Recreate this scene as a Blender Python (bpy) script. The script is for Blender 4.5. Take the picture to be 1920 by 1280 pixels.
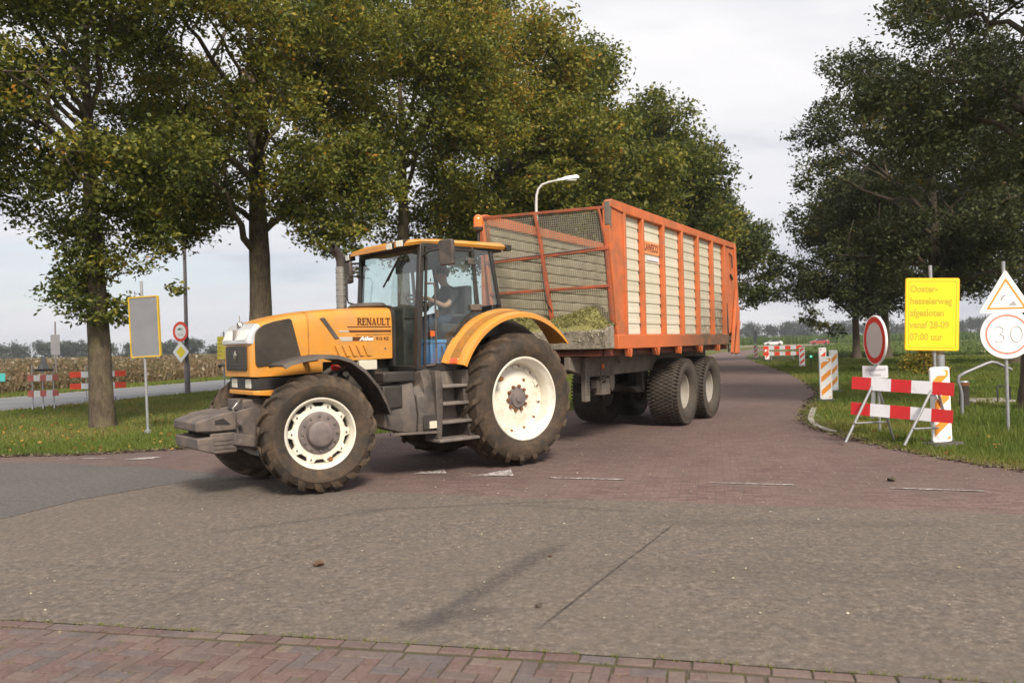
import bpy, bmesh, math, random
import numpy as np
from math import sin, cos, pi, radians, atan2, sqrt
from mathutils import Vector, Matrix

for _o in list(bpy.data.objects):
    bpy.data.objects.remove(_o)
scene = bpy.context.scene
COL = scene.collection

# ------------------------------------------------------------------ camera
CAM_H, ROLL, PITCH = 1.75, radians(1.4), radians(0.23)
cd = bpy.data.cameras.new('camera')
cd.sensor_width = 36.0
cd.lens = 36.0 * 1500.0 / 1920.0
cd.clip_start, cd.clip_end = 0.1, 8000
cd.dof.use_dof = True
cd.dof.focus_distance = 11.0
cd.dof.aperture_fstop = 2.2
cam = bpy.data.objects.new('camera', cd)
COL.objects.link(cam)
def _tilt(v):
    return Vector((v[0], v[1]*cos(PITCH) - v[2]*sin(PITCH), v[1]*sin(PITCH) + v[2]*cos(PITCH)))
_r, _u, _f = _tilt((cos(ROLL), 0, -sin(ROLL))), _tilt((sin(ROLL), 0, cos(ROLL))), _tilt((0, 1, 0))
_m = Matrix.Identity(4)
for _i in range(3):
    _m[_i][0], _m[_i][1], _m[_i][2] = _r[_i], _u[_i], -_f[_i]
_m.translation = (0, 0, CAM_H)
cam.matrix_world = _m
scene.camera = cam

# ------------------------------------------------------------------ sky and sun
SUN_EL, SUN_AZ = radians(42), radians(162)      # azimuth clockwise from +Y: behind the camera
world = bpy.data.worlds.new('World')
scene.world = world
world.use_nodes = True
nt = world.node_tree
nt.nodes.clear()
def wn(t, **k):
    n = nt.nodes.new(t)
    for a, b in k.items():
        setattr(n, a, b)
    return n
w_out = wn('ShaderNodeOutputWorld')
w_bg = wn('ShaderNodeBackground')
w_bg.inputs['Strength'].default_value = 0.1
w_sky = wn('ShaderNodeTexSky', sky_type='NISHITA')
w_sky.sun_disc = False
w_sky.sun_elevation = SUN_EL
w_sky.sun_rotation = SUN_AZ
w_tc = wn('ShaderNodeTexCoord')
w_sep = wn('ShaderNodeSeparateXYZ')
nt.links.new(w_tc.outputs['Generated'], w_sep.inputs[0])
def wmath(op, a, b=None, clamp=False):
    n = wn('ShaderNodeMath', operation=op, use_clamp=clamp)
    for i, x in enumerate((a, b)):
        if x is None:
            continue
        if isinstance(x, (int, float)):
            n.inputs[i].default_value = x
        else:
            nt.links.new(x, n.inputs[i])
    return n.outputs[0]
_zz = wmath('ADD', wmath('ABSOLUTE', w_sep.outputs['Z']), 0.22)
w_cmb = wn('ShaderNodeCombineXYZ')
nt.links.new(wmath('DIVIDE', w_sep.outputs['X'], _zz), w_cmb.inputs[0])
nt.links.new(wmath('DIVIDE', w_sep.outputs['Y'], _zz), w_cmb.inputs[1])
def wnoise(scale, detail, rough, off):
    mp = wn('ShaderNodeMapping')
    mp.inputs['Location'].default_value = off
    mp.inputs['Rotation'].default_value = (0, 0, 0.5)
    mp.inputs['Scale'].default_value = (1, 1.9, 1)
    nt.links.new(w_cmb.outputs[0], mp.inputs[0])
    n = wn('ShaderNodeTexNoise')
    n.inputs['Scale'].default_value = scale
    n.inputs['Detail'].default_value = detail
    n.inputs['Roughness'].default_value = rough
    nt.links.new(mp.outputs[0], n.inputs['Vector'])
    return n.outputs['Fac']
def wramp(fac, stops):
    r = wn('ShaderNodeValToRGB')
    e = r.color_ramp.elements
    while len(e) < len(stops):
        e.new(0.5)
    for q, (p, c) in zip(e, stops):
        q.position = p
        q.color = (*c, 1)
    nt.links.new(fac, r.inputs[0])
    return r.outputs[0]
# cloud deck: pale, with soft grey bellies; a little greyer low down
w_cl = wramp(wnoise(0.9, 7, 0.55, (3.1, 1.7, 0)), [(0.28, (5.4, 5.45, 5.95)), (0.42, (7.2, 7.15, 7.35)), (0.56, (7.9, 7.75, 7.8)), (0.70, (8.5, 8.3, 8.2))])
w_low = wramp(wmath('ABSOLUTE', w_sep.outputs['Z']), [(0.0, (0.86, 0.87, 0.90)), (0.07, (0.80, 0.81, 0.85)), (0.15, (0.90, 0.905, 0.93)), (0.30, (1, 1, 1))])
w_mul = wn('ShaderNodeMix', data_type='RGBA', blend_type='MULTIPLY')
w_mul.inputs[0].default_value = 1
nt.links.new(w_cl, w_mul.inputs[6]); nt.links.new(w_low, w_mul.inputs[7])
w_cov = wramp(wnoise(0.55, 5, 0.5, (8.4, 2.2, 0)), [(0.30, (0.62,)*3), (0.44, (0.96,)*3)])
w_mix = wn('ShaderNodeMix', data_type='RGBA')
nt.links.new(w_cov, w_mix.inputs[0])
nt.links.new(w_sky.outputs[0], w_mix.inputs[6]); nt.links.new(w_mul.outputs[2], w_mix.inputs[7])
nt.links.new(w_mix.outputs[2], w_bg.inputs['Color'])
nt.links.new(w_bg.outputs[0], w_out.inputs[0])

sl = bpy.data.lights.new('sun', 'SUN')
sl.energy = 3.6
sl.angle = radians(15)
sl.color = (1.0, 0.90, 0.76)
sun = bpy.data.objects.new('sun', sl)
COL.objects.link(sun)
_d = Vector((sin(SUN_AZ)*cos(SUN_EL), cos(SUN_AZ)*cos(SUN_EL), sin(SUN_EL)))
sun.rotation_euler = (-_d).to_track_quat('-Z', 'Y').to_euler()
sun.location = (0, -20, 30)

scene.view_settings.view_transform = 'Standard'
scene.view_settings.look = 'None'
scene.view_settings.exposure = 0.38
scene.view_settings.gamma = 1.0
scene.view_settings.use_curve_mapping = False
scene.render.engine = 'CYCLES'
scene.cycles.max_bounces = 8
scene.cycles.transparent_max_bounces = 16
scene.cycles.use_denoising = True

# ------------------------------------------------------------------ tagging
def tag(o, label=None, cat=None, group=None, kind=None):
    if label: o['label'] = label
    if cat: o['category'] = cat
    if group: o['group'] = group
    if kind: o['kind'] = kind
    return o
def empty(name, loc=(0, 0, 0), rz=0.0, parent=None):
    o = bpy.data.objects.new(name, None)
    o.empty_display_size = 0.2
    COL.objects.link(o)
    o.location = loc
    o.rotation_euler = (0, 0, rz)
    if parent: o.parent = parent
    return o
def copy_tree(o, parent=None):
    c = o.copy()
    COL.objects.link(c)
    if parent: c.parent = parent
    for ch in list(o.children):
        copy_tree(ch, c)
    return c

# ------------------------------------------------------------------ mesh builder
class MB:
    def __init__(s):
        s.v, s.f, s.m = [], [], []
    def add(s, vs, fs, mi=0, M=None):
        b = len(s.v)
        if M is not None:
            vs = [tuple(M @ Vector(p)) for p in vs]
        s.v += [tuple(p) for p in vs]
        s.f += [tuple(b+i for i in f) for f in fs]
        s.m += [mi]*len(fs)
        return s
    def box(s, c, d, M=None, mi=0, taper=None):
        x, y, z = d[0]/2, d[1]/2, d[2]/2
        tx, ty = taper or (1, 1)
        vs = [(c[0]+a*x*(tx if k > 0 else 1), c[1]+b*y*(ty if k > 0 else 1), c[2]+k*z) for k in (-1, 1) for a, b in ((-1, -1), (1, -1), (1, 1), (-1, 1))]
        return s.add(vs, [(3, 2, 1, 0), (4, 5, 6, 7), (0, 1, 5, 4), (1, 2, 6, 5), (2, 3, 7, 6), (3, 0, 4, 7)], mi, M)
    def bar(s, p0, p1, w, h, up=(0, 0, 1), mi=0, M=None):
        p0, p1 = Vector(p0), Vector(p1)
        d = (p1-p0).normalized()
        a = d.cross(Vector(up))
        if a.length < 1e-4: a = d.cross(Vector((1, 0, 0)))
        a.normalize(); b = a.cross(d)
        vs = []
        for p in (p0, p1):
            for i, j in ((-1, -1), (1, -1), (1, 1), (-1, 1)):
                vs.append(p + a*(i*w/2) + b*(j*h/2))
        return s.add(vs, [(3, 2, 1, 0), (4, 5, 6, 7), (0, 1, 5, 4), (1, 2, 6, 5), (2, 3, 7, 6), (3, 0, 4, 7)], mi, M)
    def tube(s, pts, r, n=10, mi=0, M=None, cap=True):
        pts = [Vector(p) for p in pts]
        rs = r if isinstance(r, (list, tuple)) else [r]*len(pts)
        vs, fs = [], []
        ref = None
        for i, p in enumerate(pts):
            d = (pts[min(i+1, len(pts)-1)] - pts[max(i-1, 0)])
            d = d.normalized() if d.length > 1e-9 else Vector((0, 0, 1))
            if ref is None:
                ref = d.orthogonal().normalized()
            a = (ref - d*ref.dot(d))
            a = a.normalized() if a.length > 1e-6 else d.orthogonal().normalized()
            ref = a
            b = d.cross(a)
            for k in range(n):
                t = 2*pi*k/n
                vs.append(p + (a*cos(t) + b*sin(t))*rs[i])
        for i in range(len(pts)-1):
            for k in range(n):
                k2 = (k+1) % n
                fs.append((i*n+k, i*n+k2, (i+1)*n+k2, (i+1)*n+k))
        if cap:
            fs.append(tuple(range(n-1, -1, -1)))
            fs.append(tuple((len(pts)-1)*n+k for k in range(n)))
        return s.add(vs, fs, mi, M)
    def lathe(s, prof, n=48, mi=0, M=None, closed=False, axis='y', a0=0.0, a1=2*pi, rmod=None):
        vs, fs = [], []
        full = abs(a1-a0-2*pi) < 1e-6
        N = n if full else n+1
        for k in range(N):
            t = a0 + (a1-a0)*k/n
            for j, (r, h) in enumerate(prof):
                q = r*(rmod(j, t) if rmod else 1)
                if axis == 'y': vs.append((q*cos(t), h, q*sin(t)))
                else: vs.append((q*cos(t), q*sin(t), h))
        m = len(prof)
        for k in range(n if full else n):
            k2 = (k+1) % N
            for j in range(m if closed else m-1):
                j2 = (j+1) % m
                fs.append((k*m+j, k*m+j2, k2*m+j2, k2*m+j))
        return s.add(vs, fs, mi, M)
    def prism(s, poly, y0, y1, plane='xz', mi=0, M=None):
        n = len(poly)
        def P(p, h):
            return (p[0], h, p[1]) if plane == 'xz' else ((p[0], p[1], h) if plane == 'xy' else (h, p[0], p[1]))
        vs = [P(p, y0) for p in poly] + [P(p, y1) for p in poly]
        fs = [tuple(range(n-1, -1, -1)), tuple(range(n, 2*n))] + [(i, (i+1) % n, n+(i+1) % n, n+i) for i in range(n)]
        return s.add(vs, fs, mi, M)
    def loft(s, secs, mi=0, M=None, cap=True, closed=True):
        n = len(secs[0])
        vs = [p for q in secs for p in q]
        fs = []
        for i in range(len(secs)-1):
            for k in range(n if closed else n-1):
                k2 = (k+1) % n
                fs.append((i*n+k, i*n+k2, (i+1)*n+k2, (i+1)*n+k))
        if cap:
            fs.append(tuple(range(n-1, -1, -1)))
            fs.append(tuple((len(secs)-1)*n+k for k in range(n)))
        return s.add(vs, fs, mi, M)
    def mesh(s, name, mats, smooth=None):
        me = bpy.data.meshes.new(name)
        me.from_pydata([tuple(p) for p in s.v], [], s.f)
        for m in (mats if isinstance(mats, (list, tuple)) else [mats]):
            me.materials.append(m)
        if len(me.polygons) == len(s.m):
            me.polygons.foreach_set('material_index', s.m)
        bm = bmesh.new(); bm.from_mesh(me)
        bmesh.ops.recalc_face_normals(bm, faces=bm.faces)
        bm.to_mesh(me); bm.free()
        if smooth is not None:
            me.polygons.foreach_set('use_smooth', [True]*len(me.polygons))
            me.set_sharp_from_angle(angle=radians(smooth))
        me.update()
        return me
    def build(s, name, mats, parent=None, smooth=None, bevel=0, loc=None, rot=None, seg=2):
        me = s.mesh(name, mats, smooth if smooth is not None else (40 if bevel else None))
        return link(name, me, parent, bevel, loc, rot, seg)
def link(name, me, parent=None, bevel=0, loc=None, rot=None, seg=2):
    o = bpy.data.objects.new(name, me)
    COL.objects.link(o)
    if parent: o.parent = parent
    if loc is not None: o.location = loc
    if rot is not None: o.rotation_euler = rot
    if bevel:
        b = o.modifiers.new('bevel', 'BEVEL')
        b.width = bevel; b.segments = seg; b.limit_method = 'ANGLE'; b.angle_limit = radians(35)
    return o

def np_mesh(name, verts, nper, mats, tint=None):
    """verts: (N*nper,3) array; each nper consecutive verts make one face; tint: one value per face"""
    me = bpy.data.meshes.new(name)
    verts = np.ascontiguousarray(verts, dtype=np.float32).reshape(-1, 3)
    nv = len(verts); nf = nv//nper
    me.vertices.add(nv); me.vertices.foreach_set('co', verts.ravel())
    me.loops.add(nv); me.loops.foreach_set('vertex_index', np.arange(nv, dtype=np.int32))
    me.polygons.add(nf)
    me.polygons.foreach_set('loop_start', np.arange(0, nv, nper, dtype=np.int32))
    try:
        me.polygons.foreach_set('loop_total', np.full(nf, nper, dtype=np.int32))
    except Exception:
        pass
    for m in (mats if isinstance(mats, (list, tuple)) else [mats]):
        me.materials.append(m)
    if tint is not None:
        a = me.attributes.new('tint', 'FLOAT', 'FACE')
        a.data.foreach_set('value', np.ascontiguousarray(tint, dtype=np.float32))
    me.update(calc_edges=True)
    return me

# ------------------------------------------------------------------ materials
class NT:
    def __init__(s, name):
        s.mat = bpy.data.materials.new(name)
        s.mat.use_nodes = True
        s.t = s.mat.node_tree
        s.t.nodes.clear()
        s.out = s.n('ShaderNodeOutputMaterial')
        s._tc = None
    def n(s, t, **k):
        x = s.t.nodes.new(t)
        for a, b in k.items(): setattr(x, a, b)
        return x
    def l(s, a, b): s.t.links.new(a, b)
    def tc(s, which='Object'):
        if s._tc is None: s._tc = s.n('ShaderNodeTexCoord')
        return s._tc.outputs[which]
    def map(s, vec, scale=(1, 1, 1), rot=(0, 0, 0), loc=(0, 0, 0)):
        m = s.n('ShaderNodeMapping')
        m.inputs['Scale'].default_value = scale; m.inputs['Rotation'].default_value = rot; m.inputs['Location'].default_value = loc
        s.l(vec, m.inputs[0]); return m.outputs[0]
    def noise(s, scale, detail=4, rough=0.55, vec=None, dist=0.0):
        x = s.n('ShaderNodeTexNoise')
        x.inputs['Scale'].default_value = scale; x.inputs['Detail'].default_value = detail
        x.inputs['Roughness'].default_value = rough; x.inputs['Distortion'].default_value = dist
        s.l(vec if vec is not None else s.tc(), x.inputs['Vector']); return x.outputs['Fac']
    def vor(s, scale, vec=None, feature='F1', out='Color'):
        x = s.n('ShaderNodeTexVoronoi', feature=feature)
        x.inputs['Scale'].default_value = scale
        s.l(vec if vec is not None else s.tc(), x.inputs['Vector']); return x.outputs[out]
    def ramp(s, fac, stops, interp='LINEAR'):
        r = s.n('ShaderNodeValToRGB'); r.color_ramp.interpolation = interp
        e = r.color_ramp.elements
        while len(e) < len(stops): e.new(0.5)
        for q, (p, c) in zip(e, stops):
            q.position = p
            c = (c, c, c) if isinstance(c, (int, float)) else c
            q.color = (c[0], c[1], c[2], 1)
        s.l(fac, r.inputs[0]); return r.outputs[0]
    def mix(s, fac, a, b, mode='MIX'):
        m = s.n('ShaderNodeMix', data_type='RGBA', blend_type=mode)
        for i, x in ((0, fac), (6, a), (7, b)):
            if isinstance(x, (int, float)): m.inputs[i].default_value = x if i == 0 else (x, x, x, 1)
            elif isinstance(x, (tuple, list)): m.inputs[i].default_value = (x[0], x[1], x[2], 1)
            else: s.l(x, m.inputs[i])
        return m.outputs[2]
    def math(s, op, a, b=None, clamp=False):
        m = s.n('ShaderNodeMath', operation=op, use_clamp=clamp)
        for i, x in enumerate((a, b)):
            if x is None: continue
            if isinstance(x, (int, float)): m.inputs[i].default_value = x
            else: s.l(x, m.inputs[i])
        return m.outputs[0]
    def attr(s, name, out='Fac'):
        a = s.n('ShaderNodeAttribute'); a.attribute_name = name; return a.outputs[out]
    def info(s, out='Random'):
        return s.n('ShaderNodeObjectInfo').outputs[out]
    def bump(s, h, strength=0.3, dist=0.01):
        b = s.n('ShaderNodeBump'); b.inputs['Strength'].default_value = strength; b.inputs['Distance'].default_value = dist
        s.l(h, b.inputs['Height']); return b.outputs[0]
    def pbr(s, col, rough=0.5, metal=0.0, normal=None, spec=None, coat=0.0, emit=None, es=0.0):
        p = s.n('ShaderNodeBsdfPrincipled')
        for k, x in (('Base Color', col), ('Roughness', rough), ('Metallic', metal)):
            if isinstance(x, (int, float)): p.inputs[k].default_value = x
            elif isinstance(x, (tuple, list)): p.inputs[k].default_value = (x[0], x[1], x[2], 1)
            else: s.l(x, p.inputs[k])
        if spec is not None: p.inputs['Specular IOR Level'].default_value = spec
        if coat: p.inputs['Coat Weight'].default_value = coat
        if emit:
            p.inputs['Emission Color'].default_value = (*emit, 1); p.inputs['Emission Strength'].default_value = es
        if normal is not None: s.l(normal, p.inputs['Normal'])
        s.l(p.outputs[0], s.out.inputs[0]); return p

def paint(name, col, rough=0.4, metal=0.0, var=0.18, scale=3.0, dirt=None, dirt_amt=0.4, dscale=2.5, bump=0.0, bscale=60, coat=0.0, spec=None):
    """painted or plain surface with uneven tone, grime patches and fine relief"""
    q = NT(name)
    c = q.mix(q.ramp(q.noise(scale, 5, 0.6), [(0.3, 0.0), (0.72, 1.0)]), tuple(x*(1-var) for x in col), tuple(min(x*(1+var), 0.95) for x in col))
    r = rough
    if dirt is not None:
        f = q.ramp(q.noise(dscale, 7, 0.66, dist=0.4), [(0.62-0.34*dirt_amt, 0.0), (0.80-0.2*dirt_amt, min(1.0, dirt_amt*1.3))])
        c = q.mix(f, c, dirt)
        r = q.math('ADD', q.math('MULTIPLY', f, 0.35), rough)
    nm = q.bump(q.noise(bscale, 4, 0.6), bump, 0.01) if bump else None
    q.pbr(c, r, metal, nm, spec, coat)
    return q.mat

M = {}
DUST = (0.19, 0.145, 0.10)
M['tractor_orange'] = paint('tractor_orange', (0.68, 0.29, 0.040), 0.34, var=0.08, scale=2, dirt=(0.36, 0.22, 0.10), dirt_amt=0.44, dscale=3.2, coat=0.2)
M['fender_dirty'] = paint('fender_dirty', (0.47, 0.19, 0.025), 0.55, var=0.2, scale=6, dirt=(0.25, 0.14, 0.05), dirt_amt=0.6, dscale=9, bump=0.15, bscale=40)
M['plastic_dark'] = paint('plastic_dark', (0.068, 0.057, 0.051), 0.55, var=0.25, dirt=(0.18, 0.14, 0.11), dirt_amt=0.55, dscale=4, bump=0.1, bscale=120)
M['cab_dark'] = paint('cab_dark', (0.030, 0.026, 0.024), 0.42, var=0.2, dirt=(0.09, 0.075, 0.06), dirt_amt=0.3)
M['cast_iron'] = paint('cast_iron', (0.110, 0.090, 0.084), 0.6, var=0.25, scale=5, dirt=(0.20, 0.155, 0.12), dirt_amt=0.6, dscale=5, bump=0.3, bscale=35)
M['step_metal'] = paint('step_metal', (0.165, 0.14, 0.125), 0.6, var=0.2, scale=6, dirt=(0.24, 0.19, 0.15), dirt_amt=0.5, dscale=6, bump=0.2)
M['engine'] = paint('engine', (0.035, 0.031, 0.028), 0.65, var=0.4, dirt=(0.12, 0.09, 0.065), dirt_amt=0.5, dscale=6)
M['decal_brown'] = paint('decal_brown', (0.115, 0.035, 0.012), 0.4, var=0.1)
M['decal_silver'] = paint('decal_silver', (0.50, 0.46, 0.42), 0.35, var=0.1)
M['white_letter'] = paint('white_letter', (0.80, 0.79, 0.76), 0.45, var=0.05)
M['chrome'] = paint('chrome', (0.44, 0.40, 0.35), 0.25, metal=0.9, var=0.12, scale=14, dirt=(0.30, 0.22, 0.15), dirt_amt=0.35, dscale=10)
M['nacelle_silver'] = paint('nacelle_silver', (0.66, 0.66, 0.68), 0.28, metal=0.25, var=0.06)
M['lens'] = paint('lens', (0.80, 0.78, 0.70), 0.08, var=0.12, scale=40, coat=0.6)
M['lens_orange'] = paint('lens_orange', (0.95, 0.14, 0.02), 0.15, var=0.15, scale=25, coat=0.6)
M['lens_red'] = paint('lens_red', (0.62, 0.03, 0.02), 0.2, var=0.1, coat=0.5)
M['beacon_amber'] = paint('beacon_amber', (0.88, 0.19, 0.02), 0.12, var=0.25, scale=30, coat=0.6)
M['rim_white'] = paint('rim_white', (0.76, 0.72, 0.62), 0.42, var=0.06, scale=4, dirt=(0.36, 0.27, 0.17), dirt_amt=0.36, dscale=5, coat=0.1)
M['rim_trailer'] = paint('rim_trailer', (0.34, 0.315, 0.28), 0.45, var=0.1, dirt=(0.25, 0.19, 0.13), dirt_amt=0.5, dscale=6)
M['hub_grey'] = paint('hub_grey', (0.16, 0.13, 0.125), 0.5, var=0.25, scale=9, dirt=(0.26, 0.21, 0.17), dirt_amt=0.4, dscale=8)
M['rust'] = paint('rust', (0.20, 0.075, 0.025), 0.8, var=0.5, scale=30, bump=0.3, bscale=80)
M['seat_fabric'] = paint('seat_fabric', (0.055, 0.055, 0.058), 0.9, var=0.3, scale=30)
M['blue_plastic'] = paint('blue_plastic', (0.035, 0.19, 0.48), 0.4, var=0.06)
M['cream'] = paint('cream', (0.62, 0.58, 0.47), 0.5, var=0.1, dirt=(0.35, 0.30, 0.22), dirt_amt=0.4)
M['trailer_orange'] = paint('trailer_orange', (0.60, 0.150, 0.045), 0.5, var=0.18, scale=1.8, dirt=(0.27, 0.13, 0.07), dirt_amt=0.52, dscale=2.6, coat=0.05)
M['trailer_rusty'] = paint('trailer_rusty', (0.40, 0.085, 0.03), 0.6, var=0.3, scale=4, dirt=(0.14, 0.085, 0.055), dirt_amt=0.65, dscale=4.5)
M['trailer_sill'] = paint('trailer_sill', (0.15, 0.040, 0.022), 0.65, var=0.3, dirt=(0.06, 0.04, 0.03), dirt_amt=0.5)
M['chassis_grey'] = paint('chassis_grey', (0.17, 0.145, 0.12), 0.65, var=0.2, dirt=(0.10, 0.075, 0.055), dirt_amt=0.5, dscale=4)
M['chassis_dark'] = paint('chassis_dark', (0.04, 0.034, 0.03), 0.7, var=0.3, dirt=(0.09, 0.07, 0.05), dirt_amt=0.4)
M['galv'] = paint('galv', (0.42, 0.43, 0.44), 0.42, metal=0.55, var=0.16, scale=9)
M['sign_back'] = paint('sign_back', (0.26, 0.26, 0.275), 0.45, metal=0.3, var=0.08)
M['sign_white'] = paint('sign_white', (0.90, 0.90, 0.90), 0.35, var=0.03, dirt=(0.55, 0.53, 0.48), dirt_amt=0.18, dscale=5)
M['sign_grey_face'] = paint('sign_grey_face', (0.62, 0.60, 0.60), 0.4, var=0.05)
M['sign_red'] = paint('sign_red', (0.66, 0.022, 0.022), 0.35, var=0.08)
M['sign_pale_red'] = paint('sign_pale_red', (0.86, 0.27, 0.20), 0.35, var=0.06)
M['sign_orange'] = paint('sign_orange', (0.90, 0.33, 0.045), 0.35, var=0.08)
M['sign_yellow'] = paint('sign_yellow', (0.94, 0.74, 0.02), 0.35, var=0.04, dirt=(0.72, 0.56, 0.06), dirt_amt=0.2, dscale=4)
M['sign_yellow_letter'] = paint('sign_yellow_letter', (0.58, 0.46, 0.03), 0.4, var=0.05)  # black lettering paled to olive: flash glare put into the colour
M['sign_yellow_edge'] = paint('sign_yellow_edge', (0.85, 0.48, 0.015), 0.4, var=0.05)
M['sign_black'] = paint('sign_black', (0.03, 0.03, 0.03), 0.45, var=0.1)
M['sign_thin_grey'] = paint('sign_thin_grey', (0.42, 0.40, 0.42), 0.45, var=0.1)
M['sign_green'] = paint('sign_green', (0.10, 0.24, 0.13), 0.45, var=0.1)
M['sign_teal'] = paint('sign_teal', (0.05, 0.38, 0.36), 0.4, var=0.1)
M['barrier_red'] = paint('barrier_red', (0.60, 0.022, 0.026), 0.4, var=0.12, dirt=(0.30, 0.06, 0.05), dirt_amt=0.3, dscale=6)
M['barrier_white'] = paint('barrier_white', (0.76, 0.76, 0.81), 0.4, var=0.05, dirt=(0.42, 0.40, 0.37), dirt_amt=0.3, dscale=6)
M['far_red'] = paint('far_red', (0.80, 0.07, 0.03), 0.4, var=0.08)
M['concrete'] = paint('concrete', (0.33, 0.31, 0.28), 0.85, var=0.25, scale=8, dirt=(0.17, 0.15, 0.11), dirt_amt=0.45, bump=0.25, bscale=50)
M['rubber_base'] = paint('rubber_base', (0.075, 0.07, 0.065), 0.8, var=0.3)
M['pole_dark'] = paint('pole_dark', (0.17, 0.15, 0.155), 0.55, var=0.2)
M['pole_pale'] = paint('pole_pale', (0.62, 0.60, 0.58), 0.45, var=0.1)
M['line_paint'] = paint('line_paint', (0.50, 0.48, 0.47), 0.7, var=0.12, scale=9)

def tyre_mat(name, base, mud, amt):
    q = NT(name)
    f = q.ramp(q.noise(3.2, 7, 0.62), [(0.35, 0.0), (0.68, 1.0)])
    f2 = q.ramp(q.noise(16, 5, 0.6), [(0.4, 0.35), (0.7, 1.0)])
    c = q.mix(q.math('MULTIPLY', q.math('MULTIPLY', f, f2), amt), base, mud)
    q.pbr(c, 0.82, 0, q.bump(q.noise(45, 4, 0.6), 0.25, 0.01), 0.25)
    return q.mat
M['tyre'] = tyre_mat('tyre_rubber', (0.040, 0.034, 0.029), (0.165, 0.105, 0.062), 0.85)
M['tyre_lug'] = tyre_mat('tyre_lug_rubber', (0.048, 0.039, 0.031), (0.175, 0.115, 0.07), 0.85)
M['tyre_trailer'] = tyre_mat('tyre_trailer_rubber', (0.062, 0.054, 0.047), (0.145, 0.11, 0.08), 0.6)

def glass_mat(name, tint, refl=1.0):
    q = NT(name)
    tr = q.n('ShaderNodeBsdfTransparent'); tr.inputs[0].default_value = (*tint, 1)
    gl = q.n('ShaderNodeBsdfGlossy'); gl.inputs['Roughness'].default_value = 0.02; gl.inputs['Color'].default_value = (0.95, 0.97, 0.97, 1)
    fr = q.n('ShaderNodeFresnel'); fr.inputs[0].default_value = 1.5
    ge = q.n('ShaderNodeNewGeometry')
    # a film of dust on the pane
    df = q.n('ShaderNodeBsdfDiffuse'); df.inputs[0].default_value = (0.35, 0.36, 0.33, 1)
    mx = q.n('ShaderNodeMixShader'); m2 = q.n('ShaderNodeMixShader')
    q.l(q.math('MULTIPLY', q.math('MULTIPLY', fr.outputs[0], q.math('SUBTRACT', 1.0, ge.outputs['Backfacing'])), refl, True), mx.inputs[0]); q.l(tr.outputs[0], mx.inputs[1]); q.l(gl.outputs[0], mx.inputs[2])
    q.l(q.ramp(q.noise(4, 6, 0.6), [(0.4, 0.01), (0.8, 0.06)]), m2.inputs[0]); q.l(mx.outputs[0], m2.inputs[1]); q.l(df.outputs[0], m2.inputs[2])
    q.l(m2.outputs[0], q.out.inputs[0])
    return q.mat
M['glass'] = glass_mat('cab_glass', (0.91, 0.97, 0.96), 2.1)
M['car_glass'] = paint('car_glass', (0.02, 0.024, 0.028), 0.08, var=0.1, coat=0.4)

def leaf_mat(name, stops, trans=0.35):
    q = NT(name)
    c = q.ramp(q.attr('tint'), stops)
    di = q.n('ShaderNodeBsdfPrincipled'); di.inputs['Roughness'].default_value = 0.55; di.inputs['Specular IOR Level'].default_value = 0.3
    tl = q.n('ShaderNodeBsdfTranslucent')
    q.l(c, di.inputs['Base Color']); q.l(c, tl.inputs[0])
    mx = q.n('ShaderNodeMixShader'); mx.inputs[0].default_value = trans
    q.l(di.outputs[0], mx.inputs[1]); q.l(tl.outputs[0], mx.inputs[2]); q.l(mx.outputs[0], q.out.inputs[0])
    return q.mat
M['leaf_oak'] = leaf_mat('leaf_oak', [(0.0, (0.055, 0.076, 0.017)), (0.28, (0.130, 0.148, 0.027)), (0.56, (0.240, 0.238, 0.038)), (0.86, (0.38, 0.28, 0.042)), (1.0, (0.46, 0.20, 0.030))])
M['leaf_green'] = leaf_mat('leaf_green', [(0.0, (0.034, 0.054, 0.017)), (0.4, (0.070, 0.092, 0.025)), (0.75, (0.115, 0.12, 0.032)), (1.0, (0.18, 0.14, 0.034))])
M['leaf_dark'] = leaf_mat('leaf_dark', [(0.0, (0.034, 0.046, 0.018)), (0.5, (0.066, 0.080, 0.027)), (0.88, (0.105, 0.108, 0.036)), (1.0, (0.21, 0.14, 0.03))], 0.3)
M['leaf_far'] = leaf_mat('leaf_far', [(0.0, (0.030, 0.045, 0.030)), (1.0, (0.065, 0.080, 0.045))], 0.2)
M['grass_blade'] = leaf_mat('grass_blade', [(0.0, (0.080, 0.125, 0.022)), (0.45, (0.145, 0.195, 0.032)), (0.75, (0.21, 0.215, 0.052)), (1.0, (0.32, 0.25, 0.10))], 0.35)
M['weed_blade'] = leaf_mat('weed_blade', [(0.0, (0.075, 0.085, 0.028)), (0.35, (0.145, 0.115, 0.050)), (0.65, (0.22, 0.145, 0.080)), (0.85, (0.30, 0.22, 0.14)), (1.0, (0.46, 0.40, 0.30))], 0.3)
M['crop_leaf'] = leaf_mat('crop_leaf', [(0.0, (0.060, 0.105, 0.022)), (0.6, (0.125, 0.175, 0.045)), (1.0, (0.21, 0.23, 0.085))], 0.3)
M['dead_leaf'] = leaf_mat('dead_leaf', [(0.0, (0.20, 0.085, 0.025)), (0.5, (0.33, 0.16, 0.04)), (1.0, (0.42, 0.27, 0.06))], 0.2)
M['straw_bit'] = leaf_mat('straw_bit', [(0.0, (0.24, 0.21, 0.14)), (1.0, (0.5, 0.46, 0.34))], 0.1)
M['silage_bit'] = leaf_mat('silage_bit', [(0.0, (0.17, 0.17, 0.055)), (0.6, (0.30, 0.28, 0.10)), (1.0, (0.42, 0.38, 0.17))], 0.2)

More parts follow.
